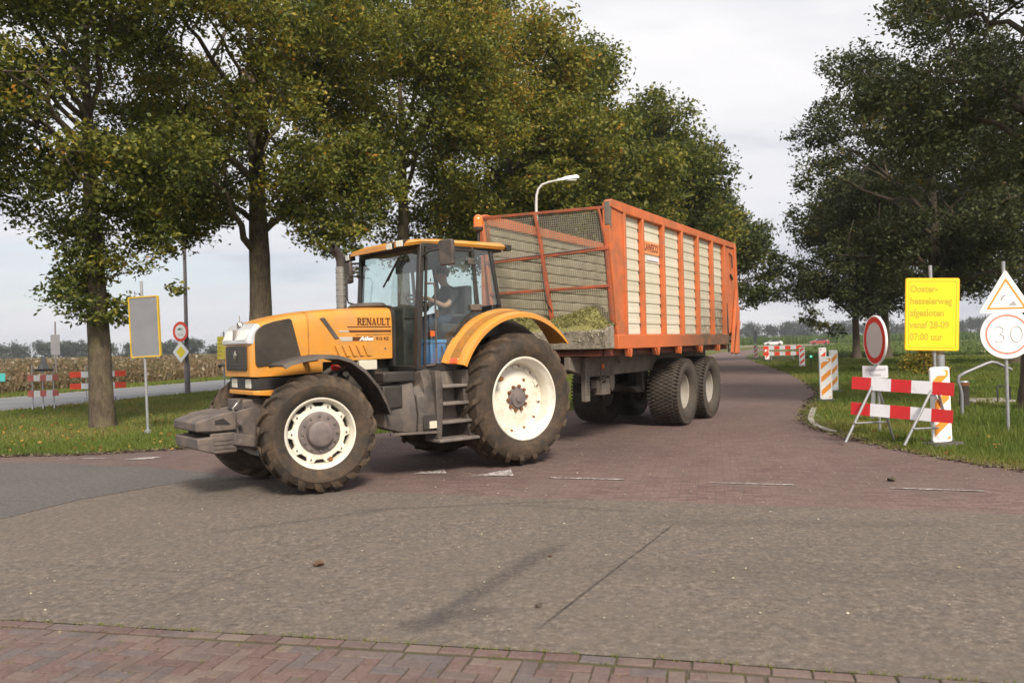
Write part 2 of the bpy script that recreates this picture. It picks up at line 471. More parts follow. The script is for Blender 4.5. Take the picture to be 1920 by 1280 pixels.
def bark_mat(name, a, b, c):
    q = NT(name)
    v = q.map(q.tc(), (1, 1, 0.28))
    n1 = q.noise(14, 7, 0.7, v, 0.6)
    col = q.mix(q.ramp(n1, [(0.35, 0.0), (0.65, 1.0)]), a, b)
    col = q.mix(q.ramp(q.noise(2.5, 5, 0.6), [(0.48, 0.0), (0.72, 0.75)]), col, c)
    q.pbr(col, 0.9, 0, q.bump(n1, 0.9, 0.03), 0.2)
    return q.mat
M['bark'] = bark_mat('bark', (0.058, 0.045, 0.033), (0.145, 0.112, 0.080), (0.19, 0.165, 0.092))
M['bark_dark'] = bark_mat('bark_dark', (0.055, 0.044, 0.034), (0.13, 0.10, 0.075), (0.11, 0.095, 0.055))

# text as mesh
def text_mesh(body, size, mat, depth=0.002, align='CENTER', sx=1.0, shear=0.0, offset=0.0):
    cu = bpy.data.curves.new('lettering', 'FONT')
    cu.body = body; cu.size = size; cu.align_x = align; cu.align_y = 'CENTER'
    cu.extrude = depth; cu.shear = shear; cu.offset = offset; cu.resolution_u = 3
    o = bpy.data.objects.new('tmp_text', cu)
    COL.objects.link(o)
    dg = bpy.context.evaluated_depsgraph_get()
    me = bpy.data.meshes.new_from_object(o.evaluated_get(dg))
    bpy.data.objects.remove(o)
    me.name = 'lettering'
    if sx != 1.0:
        for v in me.vertices: v.co.x *= sx
    me.materials.clear(); me.materials.append(mat)
    return me
# ================================================================== GROUND
rng = np.random.default_rng(11)

def sheet(name, poly, z, mat, kind='structure', thick=0.0):
    me = bpy.data.meshes.new(name)
    bm = bmesh.new()
    f = bm.faces.new([bm.verts.new((x, y, z)) for x, y in poly])
    bm.normal_update()
    if f.normal.z < 0: f.normal_flip()
    bmesh.ops.triangulate(bm, faces=[f])
    bm.to_mesh(me); bm.free()
    me.materials.append(mat)
    o = bpy.data.objects.new(name, me); COL.objects.link(o)
    if kind: o['kind'] = kind
    return o

def interp(pts, y):
    ys = [p[1] for p in pts]; xs = [p[0] for p in pts]
    return np.interp(y, ys, xs)

RIGHT_EDGE = [(22.0, -6.0), (13.5, 3.5), (9.0, 7.4), (7.6, 8.8), (6.49, 10.21), (6.17, 11.11), (5.98, 12.27), (5.87, 13.23), (5.83, 14.27), (5.9, 15.64), (6.27, 17.23),
              (6.99, 19.11), (8.35, 22.3), (9.8, 25.46), (11.64, 31.86), (14.48, 42.73), (16.93, 54.16), (20.9, 71.45), (24.5, 84.0), (34.0, 110.0), (54.0, 150.0), (80.0, 190.0)]
LEFT_EDGE = [(-30.0, 14.2), (-9.2, 14.3), (-7.74, 14.26), (-6.89, 14.46), (-6.17, 14.7), (-3.6, 15.9), (-1.0, 17.9), (1.5, 21.0), (3.7, 25.0), (6.6, 32.0), (9.7, 42.5),
             (12.3, 54.0), (16.2, 71.4), (19.9, 84.0), (29.5, 112.0), (50.0, 153.0), (76.0, 194.0)]
def road_near_x(y): return -16.8 + (y-26.0)*0.30
def road_far_x(y): return -22.0 + (y-34.8)*0.25

# ---- terrain: one big sheet of meadow and field, out to the horizon
q = NT('meadow')
big = q.noise(0.035, 5, 0.6, q.tc('Object'))
mid = q.noise(0.55, 6, 0.6)
fine = q.noise(9, 6, 0.7)
g1 = q.mix(q.ramp(mid, [(0.35, 0), (0.7, 1)]), (0.080, 0.100, 0.026), (0.14, 0.14, 0.050))
g1 = q.mix(q.ramp(fine, [(0.3, 0.0), (0.8, 0.55)]), g1, (0.070, 0.052, 0.024))
g1 = q.mix(q.ramp(big, [(0.42, 0.0), (0.62, 0.6)]), g1, (0.14, 0.145, 0.05))
q.pbr(g1, 0.95, 0, q.bump(fine, 0.8, 0.05), 0.1)
M['meadow'] = q.mat
terrain = sheet('terrain', [(-3200, -400), (3200, -400), (3200, 4200), (-3200, 4200)], -0.016, M['meadow'])

# ---- crossing: surface-dressed, tan-grey asphalt with tyre marks and sealed cracks
q = NT('chip_asphalt')
sp = q.noise(17, 8, 0.92)
sp2 = q.vor(50)
md = q.noise(1.1, 6, 0.6)
lg = q.noise(0.28, 4, 0.5)
c = q.ramp(sp, [(0.37, (0.046, 0.038, 0.033)), (0.46, (0.115, 0.094, 0.079)), (0.55, (0.190, 0.156, 0.130)), (0.64, (0.41, 0.355, 0.30))])
c = q.mix(0.15, c, q.mix(q.ramp(q.noise(18, 3, 0.6), [(0.3, 0.0), (0.7, 1.0)]), (0.12, 0.098, 0.080), (0.19, 0.155, 0.127)))
c = q.mix(q.ramp(q.noise(6.5, 5, 0.7), [(0.46, 0.0), (0.64, 0.5)]), c, (0.108, 0.098, 0.098))
c = q.mix(q.ramp(q.noise(4.3, 5, 0.7, q.map(q.tc(), loc=(7, 3, 0))), [(0.50, 0.0), (0.66, 0.35)]), c, (0.215, 0.172, 0.132))
c = q.mix(q.ramp(md, [(0.38, 0.0), (0.66, 0.30)]), c, (0.12, 0.104, 0.088))
c = q.mix(q.ramp(lg, [(0.42, 0.0), (0.62, 0.25)]), c, (0.165, 0.135, 0.108))
peb = q.n('ShaderNodeTexVoronoi', feature='F1'); peb.inputs['Scale'].default_value = 26
q.l(q.tc(), peb.inputs['Vector'])
pale = q.math('MULTIPLY', q.ramp(peb.outputs['Distance'], [(0.10, 1.0), (0.17, 0.0)]), q.ramp(q.noise(9, 2, 0.5), [(0.58, 0.0), (0.66, 0.8)]))
c = q.mix(pale, c, (0.50, 0.46, 0.38))
def stroke(px, py, ang, half_len, half_w, soft=0.5, breakup=18):
    """a straight mark on the road (a skid, a crack): mask 0..1 with worn edges"""
    v = q.map(q.tc(), (1, 1, 1), (0, 0, 0), (-px, -py, 0))
    r = q.n('ShaderNodeVectorRotate', rotation_type='Z_AXIS'); r.inputs['Angle'].default_value = -ang
    q.l(v, r.inputs[0])
    s_ = q.n('ShaderNodeSeparateXYZ'); q.l(r.outputs[0], s_.inputs[0])
    wob = q.math('MULTIPLY', q.math('SUBTRACT', q.noise(2.2, 3, 0.5), 0.5), half_w*1.2)
    a = q.ramp(q.math('DIVIDE', q.math('ABSOLUTE', s_.outputs[0]), half_len), [(0.7, 1.0), (1.0, 0.0)])
    b = q.ramp(q.math('DIVIDE', q.math('ABSOLUTE', q.math('ADD', s_.outputs[1], wob)), half_w), [(1.0-soft, 1.0), (1.0, 0.0)])
    n_ = q.ramp(q.noise(breakup, 5, 0.7), [(0.30, 0.25), (0.62, 1.0)])
    return q.math('MULTIPLY', q.math('MULTIPLY', a, b), n_)
for args, amt, colr in (
        ((-0.12, 6.05, radians(64), 1.25, 0.13, 0.7, 30), 0.62, (0.045, 0.041, 0.043)),
        ((-0.45, 5.18, radians(25), 0.40, 0.16, 0.8, 30), 0.6, (0.045, 0.041, 0.043)),
        ((0.83, 6.35, radians(63), 1.75, 0.016, 0.6, 8), 0.85, (0.028, 0.024, 0.022)),
        ((-2.05, 6.6, radians(62), 1.6, 0.035, 0.9, 5), 0.36, (0.05, 0.043, 0.038)),
        ((-2.2, 8.25, radians(31), 1.15, 0.085, 0.8, 20), 0.55, (0.06, 0.052, 0.048)),
        ((-0.6, 8.82, radians(6), 1.6, 0.075, 0.8, 20), 0.55, (0.06, 0.052, 0.048)),
        ((0.6, 8.55, radians(-20), 0.8, 0.10, 0.8, 20), 0.45, (0.06, 0.052, 0.048)),
        ((2.6, 7.6, radians(-9), 1.6, 0.22, 0.9, 12), 0.35, (0.07, 0.06, 0.054)),
        ((2.3, 6.0, radians(-8), 2.4, 0.35, 0.95, 9), 0.26, (0.07, 0.06, 0.054)),
        ((-3.3, 6.6, radians(-15), 0.9, 0.05, 0.9, 12), 0.4, (0.07, 0.06, 0.054))):
    c = q.mix(q.math('MULTIPLY', stroke(*args), amt), c, colr)
q.pbr(c, 0.92, 0, q.bump(q.mix(0.5, sp, sp2), 0.55, 0.012), 0.2)
M['chip_asphalt'] = q.mat
EDGE_NEAR = [(-9.0, 6.62), (-3.48, 5.38), (-2.29, 5.12), (-1.22, 4.89), (-0.04, 4.62), (0.95, 4.40), (1.74, 4.19), (2.51, 4.00), (9.0, 2.35)]
EDGE_FAR = [(14.0, 4.95), (4.91, 7.74), (2.96, 8.34), (1.37, 8.82), (-0.04, 9.25), (-1.06, 9.56), (-2.16, 9.92), (-2.91, 10.55), (-4.0, 11.3), (-5.2, 11.75), (-9.0, 13.0), (-30, 14.0)]
crossing = sheet('crossing_asphalt', [(-30, 11.0)] + EDGE_NEAR + [(24, -4.0)] + EDGE_FAR, -0.008, M['chip_asphalt'])

# ---- darker, newer asphalt of the side road at the left
q = NT('dark_asphalt')
sp = q.noise(17, 8, 0.92)
c = q.ramp(sp, [(0.36, (0.060, 0.056, 0.054)), (0.50, (0.105, 0.098, 0.094)), (0.66, (0.20, 0.187, 0.17))])
c = q.mix(q.ramp(q.noise(0.9, 6, 0.6), [(0.4, 0.0), (0.68, 0.4)]), c, (0.14, 0.125, 0.11))
q.pbr(c, 0.9, 0, q.bump(sp, 0.4, 0.01), 0.25)
M['dark_asphalt'] = q.mat
side_road = sheet('side_road', [(-30, 6.0), (-9.0, 7.6), (-6.6, 8.25), (-5.6, 8.72), (-5.31, 9.76), (-4.75, 10.6), (-4.15, 11.28), (-4.4, 11.65), (-5.6, 12.35), (-7.6, 13.15), (-9.2, 13.45), (-30, 13.85)], -0.004, M['dark_asphalt'])

# ---- clinker road curving away
q = NT('clinker_road')
v = q.map(q.tc(), (1, 1, 1), (0, 0, radians(14)))
bt = q.n('ShaderNodeTexBrick')
bt.offset = 0.5
bt.inputs['Scale'].default_value = 1.0
bt.inputs['Brick Width'].default_value = 0.205; bt.inputs['Row Height'].default_value = 0.072
bt.inputs['Mortar Size'].default_value = 0.007; bt.inputs['Mortar Smooth'].default_value = 0.3; bt.inputs['Bias'].default_value = 0.0
bt.inputs['Color1'].default_value = (0.115, 0.070, 0.068, 1); bt.inputs['Color2'].default_value = (0.215, 0.138, 0.128, 1)
bt.inputs['Mortar'].default_value = (0.105, 0.085, 0.070, 1)
q.l(v, bt.inputs['Vector'])
c = q.mix(q.ramp(q.noise(0.8, 6, 0.62), [(0.36, 0.0), (0.68, 0.75)]), bt.outputs['Color'], (0.155, 0.115, 0.098))
c = q.mix(q.ramp(q.noise(0.22, 4, 0.5), [(0.40, 0.0), (0.62, 0.5)]), c, (0.10, 0.068, 0.062))
c = q.mix(q.ramp(q.noise(26, 4, 0.7), [(0.50, 0.0), (0.75, 0.40)]), c, (0.30, 0.25, 0.215))
h = q.mix(0.6, bt.outputs['Fac'], q.noise(22, 3, 0.6))
inv = q.math('SUBTRACT', 1.0, bt.outputs['Fac'])
q.pbr(c, 0.85, 0, q.bump(q.mix(0.35, inv, q.noise(22, 3, 0.6)), 0.7, 0.012), 0.25)
M['clinker_road'] = q.mat
_re = [p for p in RIGHT_EDGE if p[1] > 2.0]
brick_road = sheet('brick_road', [(-30, 14.0)] + EDGE_FAR[::-1][1:] + [(14.0, 3.2)] + _re[0:] + [LEFT_EDGE[-1]] + LEFT_EDGE[::-1][1:], -0.012, M['clinker_road'])

# ---- main road at the left, grey asphalt
q = NT('main_road_asphalt')
c = q.mix(q.ramp(q.noise(0.5, 5, 0.6), [(0.3, 0), (0.7, 1)]), (0.145, 0.145, 0.155), (0.20, 0.20, 0.21))
q.pbr(c, 0.8, 0, None, 0.3)
M['main_road_asphalt'] = q.mat
_ys = [-30, 0, 20, 40, 70, 110, 170, 260, 420]
main_road = sheet('main_road', [(road_near_x(y), y) for y in _ys] + [(road_far_x(y), y) for y in _ys[::-1]], -0.010, M['main_road_asphalt'])
for k, (fx, off) in enumerate(((road_near_x, -0.35), (road_far_x, 0.35))):
    sheet('road_edge_line', [(fx(y)+off-0.07, y) for y in (-30, 420)] + [(fx(y)+off+0.07, y) for y in (420, -30)], -0.006, M['line_paint'])
far_lane = sheet('far_lane', [(40, 176), (60, 186), (140, 178), (420, 168), (420, 178), (140, 190), (60, 197), (20, 215), (-40, 216), (-40, 207), (20, 204)], -0.008, paint('lane_surface', (0.34, 0.31, 0.27), 0.9, scale=0.1))

# ---- worn white marks on the clinkers, each a piece of paint on the road
def ground_mark(name, poly, label, group=None):
    me = sheet(name, poly, -0.0035, M['line_worn'], kind=None)
    tag(me, label, 'road marking', group)
q = NT('line_worn')
f = q.math('MULTIPLY', q.ramp(q.noise(14, 6, 0.75), [(0.42, 0.0), (0.56, 1.0)]), q.ramp(q.noise(3.1, 4, 0.6), [(0.36, 0.35), (0.56, 1.0)]))
c = q.mix(f, (0.155, 0.105, 0.095), (0.60, 0.57, 0.56))
q.pbr(c, 0.8, 0, None, 0.2)
M['line_worn'] = q.mat
def dash(a, b, w, label):
    a, b = Vector(a), Vector(b)
    n = (b-a).normalized(); n = Vector((-n.y, n.x))*w/2
    ground_mark('road_dash', [tuple(a+n), tuple(b+n), tuple(b-n), tuple(a-n)], label, 'worn dashes on the brick road')
dash((0.45, 10.52), (1.39, 10.24), 0.07, 'worn white dash on the brick road just right of the tractor rear wheel')
dash((2.38, 9.86), (3.33, 9.58), 0.045, 'faint white dash on the bricks between two brighter dashes')
dash((4.31, 9.23), (5.23, 8.91), 0.05, 'worn white dash on the bricks in front of the striped barrier')
dash((-7.75, 13.62), (-6.9, 13.6), 0.06, 'faint white dash on the strip of bricks beside the left grass verge')
ground_mark('give_way_tooth', [(-0.62, 10.78), (-0.02, 10.74), (-0.06, 11.30)], 'white triangular give-way tooth on the bricks under the tractor rear wheel', 'give-way teeth')
ground_mark('give_way_tooth', [(-1.42, 11.12), (-0.95, 11.08), (-1.02, 11.5)], 'fainter give-way tooth on the bricks beneath the tractor steps', 'give-way teeth')
ground_mark('give_way_tooth', [(-6.5, 13.30), (-6.05, 13.35), (-6.0, 13.62), (-6.35, 13.55)], 'faded white give-way tooth on the bricks left of the tractor weight', 'give-way teeth')

# ---- foreground pavement of clinkers, laid one by one in herringbone
pave_bed = sheet('brick_pavement', [(-9.0, 6.60), (-3.48, 5.36), (-2.29, 5.10), (-1.22, 4.87), (-0.04, 4.60), (0.95, 4.38), (1.74, 4.17), (2.51, 3.98), (9.0, 2.33), (9, -8), (-9, -8)], -0.013,
                 (lambda q: (q.pbr(q.mix(q.ramp(q.noise(7, 6, 0.65), [(0.42, 0), (0.66, 0.8)]), q.mix(q.ramp(q.noise(60, 3, 0.6), [(0.3, 0), (0.7, 1)]), (0.065, 0.050, 0.040), (0.12, 0.098, 0.078)), (0.085, 0.088, 0.028)), 0.95, 0, q.bump(q.noise(60, 3, 0.6), 0.5, 0.01), 0.1), q.mat)[1])(NT('joint_sand')))
q = NT('clinker')
rnd = q.info('Random')
base = q.ramp(rnd, [(0.0, (0.118, 0.070, 0.066)), (0.22, (0.140, 0.086, 0.079)), (0.42, (0.118, 0.086, 0.085)), (0.58, (0.102, 0.089, 0.094)), (0.74, (0.150, 0.105, 0.092)), (0.9, (0.168, 0.128, 0.108)), (1.0, (0.128, 0.078, 0.071))])
wv = q.map(q.tc('Object'), (1, 1, 1))
addv = q.n('ShaderNodeVectorMath', operation='ADD'); q.l(q.tc('Object'), addv.inputs[0]); q.l(q.info('Location'), addv.inputs[1])
gv = addv.outputs[0]
c = q.mix(q.ramp(q.noise(30, 5, 0.7, gv), [(0.35, 0.0), (0.75, 0.55)]), base, (0.23, 0.185, 0.155))
c = q.mix(q.ramp(q.noise(3.2, 5, 0.6, gv), [(0.45, 0.0), (0.7, 0.55)]), c, (0.085, 0.060, 0.052))
q.pbr(c, 0.78, 0, q.bump(q.noise(70, 4, 0.65, gv), 0.45, 0.006), 0.3)
M['clinker'] = q.mat
def clinker_mesh(L, W, seed):
    r = random.Random(seed)
    bm = bmesh.new()
    bmesh.ops.create_cube(bm, size=1.0)
    for v in bm.verts:
        v.co.x *= L; v.co.y *= W; v.co.z *= 0.06
        v.co.x += r.uniform(-.002, .002); v.co.y += r.uniform(-.002, .002); v.co.z += r.uniform(-.0012, .0012)
    top = [e for e in bm.edges if all(v.co.z > 0 for v in e.verts)]
    bmesh.ops.bevel(bm, geom=top, offset=0.005, segments=1, affect='EDGES')
    me = bpy.data.meshes.new('brick'); bm.to_mesh(me); bm.free()
    me.materials.append(M['clinker'])
    return me
BL, BW = 0.198, 0.096
bmeshes = [clinker_mesh(BL-0.006, BW-0.006, s) for s in range(5)]
rb = random.Random(4)
PAVE_ANG = radians(-12.8)
def edge_y(x): return np.interp(x, [p[0] for p in EDGE_NEAR], [p[1] for p in EDGE_NEAR])
n_brick = 0
def put_brick(x, y, ang, me=None):
    global n_brick
    o = bpy.data.objects.new('brick', me or rb.choice(bmeshes))
    COL.objects.link(o); o.parent = pave_bed
    o.location = (x, y, -0.033 + rb.uniform(-0.0025, 0.002))
    o.rotation_euler = (rb.gauss(0, 0.008), rb.gauss(0, 0.008), ang + rb.gauss(0, 0.012) + (pi if rb.random() < .5 else 0))
    n_brick += 1
half_me = clinker_mesh(BW-0.006, BW-0.008, 77)
# a row of stretchers along the asphalt
x = -3.75
while x < 2.75:
    ang = atan2(edge_y(x+0.1)-edge_y(x-0.1), 0.2)
    put_brick(x, edge_y(x)-0.066, ang)
    x += (BL+0.006)*cos(ang)
# herringbone below it
ca, sa = cos(PAVE_ANG), sin(PAVE_ANG)
def frame_low_y(x): return 4.27 - 0.045*(x+2.7)       # where the picture ends
for i in range(-60, 60):
    for j in range(-60, 60):
        k = (i-j) % 4
        if k == 0: lx, ly, ang = (i+1)*BW*1.03, (j+.5)*BW*1.03, 0
        elif k == 3: lx, ly, ang = (i+.5)*BW*1.03, (j+1)*BW*1.03, pi/2
        else: continue
        wx, wy = ca*lx - sa*ly - 0.2, sa*lx + ca*ly + 4.4
        if not (-3.7 < wx < 2.7 and wy > frame_low_y(wx)-0.10): continue
        lim = edge_y(wx)-0.114
        if wy < lim-(0.082 if ang else 0.034): put_brick(wx, wy, PAVE_ANG+ang)
        elif ang and wy < lim+0.022: put_brick(wx-sa*-.049*0, wy-.051, PAVE_ANG, half_me)

# small tufts of moss and yellow grass in the joints along the edge (joined: nobody could count them)
def blades(pos, h, w, lean, rng, tri=True):
    """upright grass blades at pos (N,3): one triangle each"""
    n = len(pos)
    a = rng.uniform(0, 2*pi, n); b = rng.uniform(0, 2*pi, n)
    H = h*rng.uniform(0.55, 1.35, n); L = H*lean*rng.uniform(0, 1, n)
    W = w*rng.uniform(0.6, 1.3, n)
    s = np.stack([np.cos(a)*W/2, np.sin(a)*W/2, np.zeros(n)], 1)
    tip = np.stack([np.cos(b)*L, np.sin(b)*L, H], 1)
    return np.stack([pos-s, pos+s, pos+tip], 1).reshape(-1, 3)
pp = []
for _ in range(260):
    x = rng.uniform(-3.7, 2.6); y = edge_y(x) - abs(rng.normal(0, 0.02)) + 0.01
    if rng.random() < .35: y = edge_y(x) - rng.uniform(0.1, 0.9)
    for _k in range(rng.integers(2, 9)):
        pp.append((x+rng.normal(0, .014), y+rng.normal(0, .008), -0.006))
pp = np.array(pp)
o = link('joint_grass', np_mesh('joint_grass', blades(pp, 0.016, 0.007, 0.9, rng), 3, M['grass_blade'], rng.uniform(0.35, 1.0, len(pp))))
tag(o, 'tiny yellowish grass and moss growing in the brick joints', 'grass', kind='stuff')

# ---- kerb stones at the tip of the right-hand verge
kerb = sheet('kerb', [(5.78, 14.9), (5.95, 14.9), (7.3, 19.3), (7.1, 19.5)], -0.011, M['concrete'])
kp = [(5.86, 14.75), (5.90, 15.55), (6.08, 16.4), (6.36, 17.25), (6.70, 18.1), (7.02, 18.9), (7.38, 19.75)]
for a, b in zip(kp[:-1], kp[1:]):
    m = MB(); d = Vector((b[0]-a[0], b[1]-a[1], 0)); L = d.length
    m.box((0, 0, 0), (L-0.012, 0.13, 0.12))
    m.build('kerb_stone', M['concrete'], kerb, bevel=0.02, loc=((a[0]+b[0])/2+.03, (a[1]+b[1])/2, -0.035), rot=(0, 0, atan2(d.y, d.x)))

# ------------------------------------------------------------------ grass
def scatter(n, y0, y1, xfun0, xfun1, rng, power=1.0):
    """more points near the camera: density falls with distance"""
    u = rng.random(n)
    y = y0*(y1/y0)**(u**power)
    x0, x1 = xfun0(y), xfun1(y)
    x = x0 + (x1-x0)*rng.random(n)
    return x, y
def right_x0(y): return interp(RIGHT_EDGE, y)
def frame_r(y): return 0.72*y + 1.5
def frame_l(y): return -0.72*y - 1.5
vals_noise = lambda x, y, s: (np.sin(x*s*1.3+1.7*np.sin(y*s*.7)) + np.sin(y*s*1.1+2.1*np.sin(x*s*.9)))/4+.5

def grass_object(name, x, y, h, w, lean, tint, mat, label, z=-0.012, hfac=None):
    pos = np.stack([x, y, np.full(len(x), z)], 1)
    sc = np.clip(y/14.0, 0.8, 4.0)
    hh = h*(0.85+0.15*sc)*(hfac if hfac is not None else 1)
    v = blades(pos, hh, w*sc, lean, rng)
    return tag(link(name, np_mesh(name, v, 3, mat, tint)), label, 'grass', kind='stuff')
# right verge
x, y = scatter(160000, 9.5, 62, lambda y: right_x0(y)-0.05-0.10*vals_noise(y*3, y*1.7, 2.1)**2, frame_r, rng)
tu = rng.integers(0, len(x), 900)
tx = np.repeat(x[tu], 22)+rng.normal(0, .05, 900*22); ty = np.repeat(y[tu], 22)+rng.normal(0, .05, 900*22)
x, y = np.r_[x, tx], np.r_[y, ty]
tuft = np.r_[np.ones(len(x)-len(tx)), np.full(len(tx), 2.0)]
t = np.clip(0.20 + 0.55*vals_noise(x, y, 0.9) + rng.normal(0, .14, len(x)), 0, 1)
edge = np.clip(1-(x-right_x0(y))/0.5, 0, 1)
t = np.clip(t + edge*0.22*rng.random(len(x)), 0, 1)
tall = tuft*(1+0.9*np.clip((x-7.6)/2.5, 0, 1)*(y < 17))*(1-0.45*edge)
grass_object('right_verge_grass', x, y, 0.075, 0.016, 0.8, t, M['grass_blade'], 'green verge grass right of the brick road, taller around the sign poles', hfac=tall)
# left verge: shorter, duller, browning away from the road
x, y = scatter(120000, 13.9, 46, lambda y: np.maximum(frame_l(y), road_near_x(y)), lambda y: np.minimum(interp(LEFT_EDGE, np.maximum(y, 14.3)), 6.0)+0.02, rng)
ok = y > np.interp(x, [-30, -9.2, -7.7, -6.9, -6.2, -3.6], [14.2, 14.3, 14.26, 14.46, 14.7, 15.9]) + 0.22*(vals_noise(x*1.7, x*.6, 1.9)-.35) + rng.normal(0, .03, len(x))
x, y = x[ok], y[ok]
near = np.clip((18.0-y)/3.0, 0, 1)
t = np.clip(0.62 - 0.30*near + 0.30*(vals_noise(x, y, 0.8)-.5) + rng.normal(0, .15, len(x)), 0, 1)
grass_object('left_verge_grass', x, y, 0.06, 0.016, 0.9, t, M['grass_blade'], 'mown verge grass under the oak trees, browning towards the main road')
# left of the curving road, seen under the trailer
x, y = scatter(30000, 15.5, 60, lambda y: np.interp(y, [14, 60], [-4, -10]), lambda y: interp(LEFT_EDGE, y), rng)
grass_object('avenue_verge_grass', x, y, 0.08, 0.018, 0.8, np.clip(rng.normal(.35, .17, len(x)), 0, 1), M['grass_blade'], 'green verge grass behind the trailer below the avenue trees')
# dry grass bits and soil crumbs trodden out over the verge edges
n = 5200
yy = rng.uniform(9.8, 30, n); xx = interp(RIGHT_EDGE, yy) + rng.normal(0.02, .10, n)
x3 = rng.uniform(-14, -5.5, 3200); y3 = np.interp(x3, [-30, -9.2, -7.7, -6.9, -6.2, -3.6], [14.2, 14.3, 14.26, 14.46, 14.7, 15.9]) + rng.normal(-.02, .10, 3200)
xx, yy = np.r_[xx, x3], np.r_[yy, y3]
def leaf_cards(pos, L, rng, flat=0.4):
    n = len(pos)
    d = rng.normal(0, 1, (n, 3)); d[:, 2] *= flat; d /= np.linalg.norm(d, axis=1)[:, None]
    e = rng.normal(0, 1, (n, 3)); e[:, 2] *= flat
    s = np.cross(d, np.cross(e, d)); s /= np.linalg.norm(s, axis=1)[:, None]+1e-9
    l = (L*rng.uniform(.7, 1.3, n))[:, None]
    return np.stack([pos-d*l*.5, pos+s*l*.32, pos+d*l*.5, pos-s*l*.32], 1).reshape(-1, 3)
M['soil_bit'] = leaf_mat('soil_bit', [(0.0, (0.055, 0.040, 0.028)), (0.5, (0.11, 0.085, 0.05)), (1.0, (0.22, 0.18, 0.10))], 0.05)
o = link('soil_crumbs', np_mesh('soil_crumbs', leaf_cards(np.stack([xx, yy, np.full(len(xx), 0.004)], 1), 0.07, rng, 0.12), 4, M['soil_bit'], rng.random(len(xx))))
tag(o, 'soil crumbs and dry grass spread along the edges of both verges', 'soil', kind='stuff')
# fallen leaves
def leaf_cards(pos, L, rng, flat=0.4):
    n = len(pos)
    d = rng.normal(0, 1, (n, 3)); d[:, 2] *= flat; d /= np.linalg.norm(d, axis=1)[:, None]
    e = rng.normal(0, 1, (n, 3)); e[:, 2] *= flat
    s = np.cross(d, np.cross(e, d)); s /= np.linalg.norm(s, axis=1)[:, None]+1e-9
    l = (L*rng.uniform(.7, 1.3, n))[:, None]
    return np.stack([pos-d*l*.5, pos+s*l*.32, pos+d*l*.5, pos-s*l*.32], 1).reshape(-1, 3)
x, y = scatter(700, 14.3, 34, lambda y: np.maximum(frame_l(y), road_near_x(y)), lambda y: np.full_like(y, -5.0), rng)
x2, y2 = scatter(130, 9.8, 24, lambda y: right_x0(y), lambda y: right_x0(y)+3.2, rng)
x, y = np.r_[x, x2], np.r_[y, y2]
o = link('fallen_leaves', np_mesh('fallen_leaves', leaf_cards(np.stack([x, y, rng.uniform(0.02, .06, len(x))], 1), 0.075, rng), 4, M['dead_leaf'], rng.random(len(x))))
tag(o, 'brown and orange fallen oak leaves lying in the verge grass', 'leaves', kind='stuff')
# chopped maize dropped on the road
n = 1500
x = np.r_[rng.uniform(-3, 7, n), rng.uniform(-4, 4, 400)]; y = np.r_[rng.uniform(9.2, 19, n), rng.uniform(4.8, 9.2, 400)]
ok = x < interp(RIGHT_EDGE, y)+.1
x, y = x[ok], y[ok]
o = link('straw_litter', np_mesh('straw_litter', leaf_cards(np.stack([x, y, np.full(len(x), 0.004)], 1), 0.022, rng, 0.15), 4, M['straw_bit'], rng.random(len(x))))
tag(o, 'pale chopped straw bits scattered over the road', 'litter', kind='stuff')
# a few clods and leaves on the crossing
for k, (cx, cy, s, lab) in enumerate(((-1.62, 6.52, 0.045, 'brown curled leaf lying alone on the tan asphalt left of centre'), (0.13, 5.36, 0.024, 'small brown clod on the asphalt beside the long crack'), (0.27, 6.62, 0.018, 'tiny orange-brown leaf on the crack in the asphalt'), (4.55, 9.7, 0.05, 'dark clod of earth on the bricks by the right verge'))):
    bm = bmesh.new(); bmesh.ops.create_icosphere(bm, subdivisions=2, radius=s)
    rr = random.Random(k)
    for v in bm.verts:
        v.co *= rr.uniform(.6, 1.2); v.co.z *= 0.35; v.co.x *= 1.3; v.co.z += 0.35*s*abs(v.co.x/s)
    me = bpy.data.meshes.new('clod'); bm.to_mesh(me); bm.free(); me.materials.append(paint('dry_leaf', (0.125, 0.070, 0.038), .8, var=.3) if k in (0, 2) else M['bark'])
    tag(link('clod' if k in (1, 3) else 'leaf', me, loc=(cx, cy, 0.0), rot=(0, 0, rr.uniform(0, 6))), lab, 'leaf' if k in (0, 2) else 'clod')

# ------------------------------------------------------------------ fields
# tall brown weeds beyond the main road
x, y = scatter(70000, 34, 260, lambda y: frame_l(y)*1.05, lambda y: np.minimum(road_far_x(y)-2.2, 5), rng)
ok = x < road_far_x(y)-2.0
x, y = x[ok], y[ok]
pn = vals_noise(x*.6, y*.22, 0.6)
hw = 1.0*(0.65+0.7*pn)*np.clip((road_far_x(y)-1.2-x)/2.5, 0.25, 1)
t = np.clip(0.42+0.55*(vals_noise(x, y*.4, 0.45)-.45)+rng.normal(0, .2, len(x)), 0, 1)
pos = np.stack([x, y, np.full(len(x), -0.02)], 1)
v = blades(pos, hw, 0.07*np.clip(y/34, 1, 5), 0.7, rng)
sel = rng.random(len(x)) < .75
pc = pos[sel].copy(); pc[:, 2] = hw[sel]*rng.uniform(.15, 1.0, sel.sum())
vc = leaf_cards(pc, 0.20*np.clip(y[sel]/40, 1, 4), rng, 1.0)
tag(link('weed_heads', np_mesh('weed_heads', vc, 4, M['weed_blade'], np.clip(t[sel]+.25*(pc[:, 2]/1.2-.4)+rng.normal(0, .15, sel.sum()), 0, 1))), 'leafy seed heads of the brown weeds beyond the main road', 'weeds', kind='stuff')
tag(link('weed_field', np_mesh('weed_field', v, 3, M['weed_blade'], t)), 'tall brown weeds and seed heads filling the field beyond the main road', 'weeds', kind='stuff')
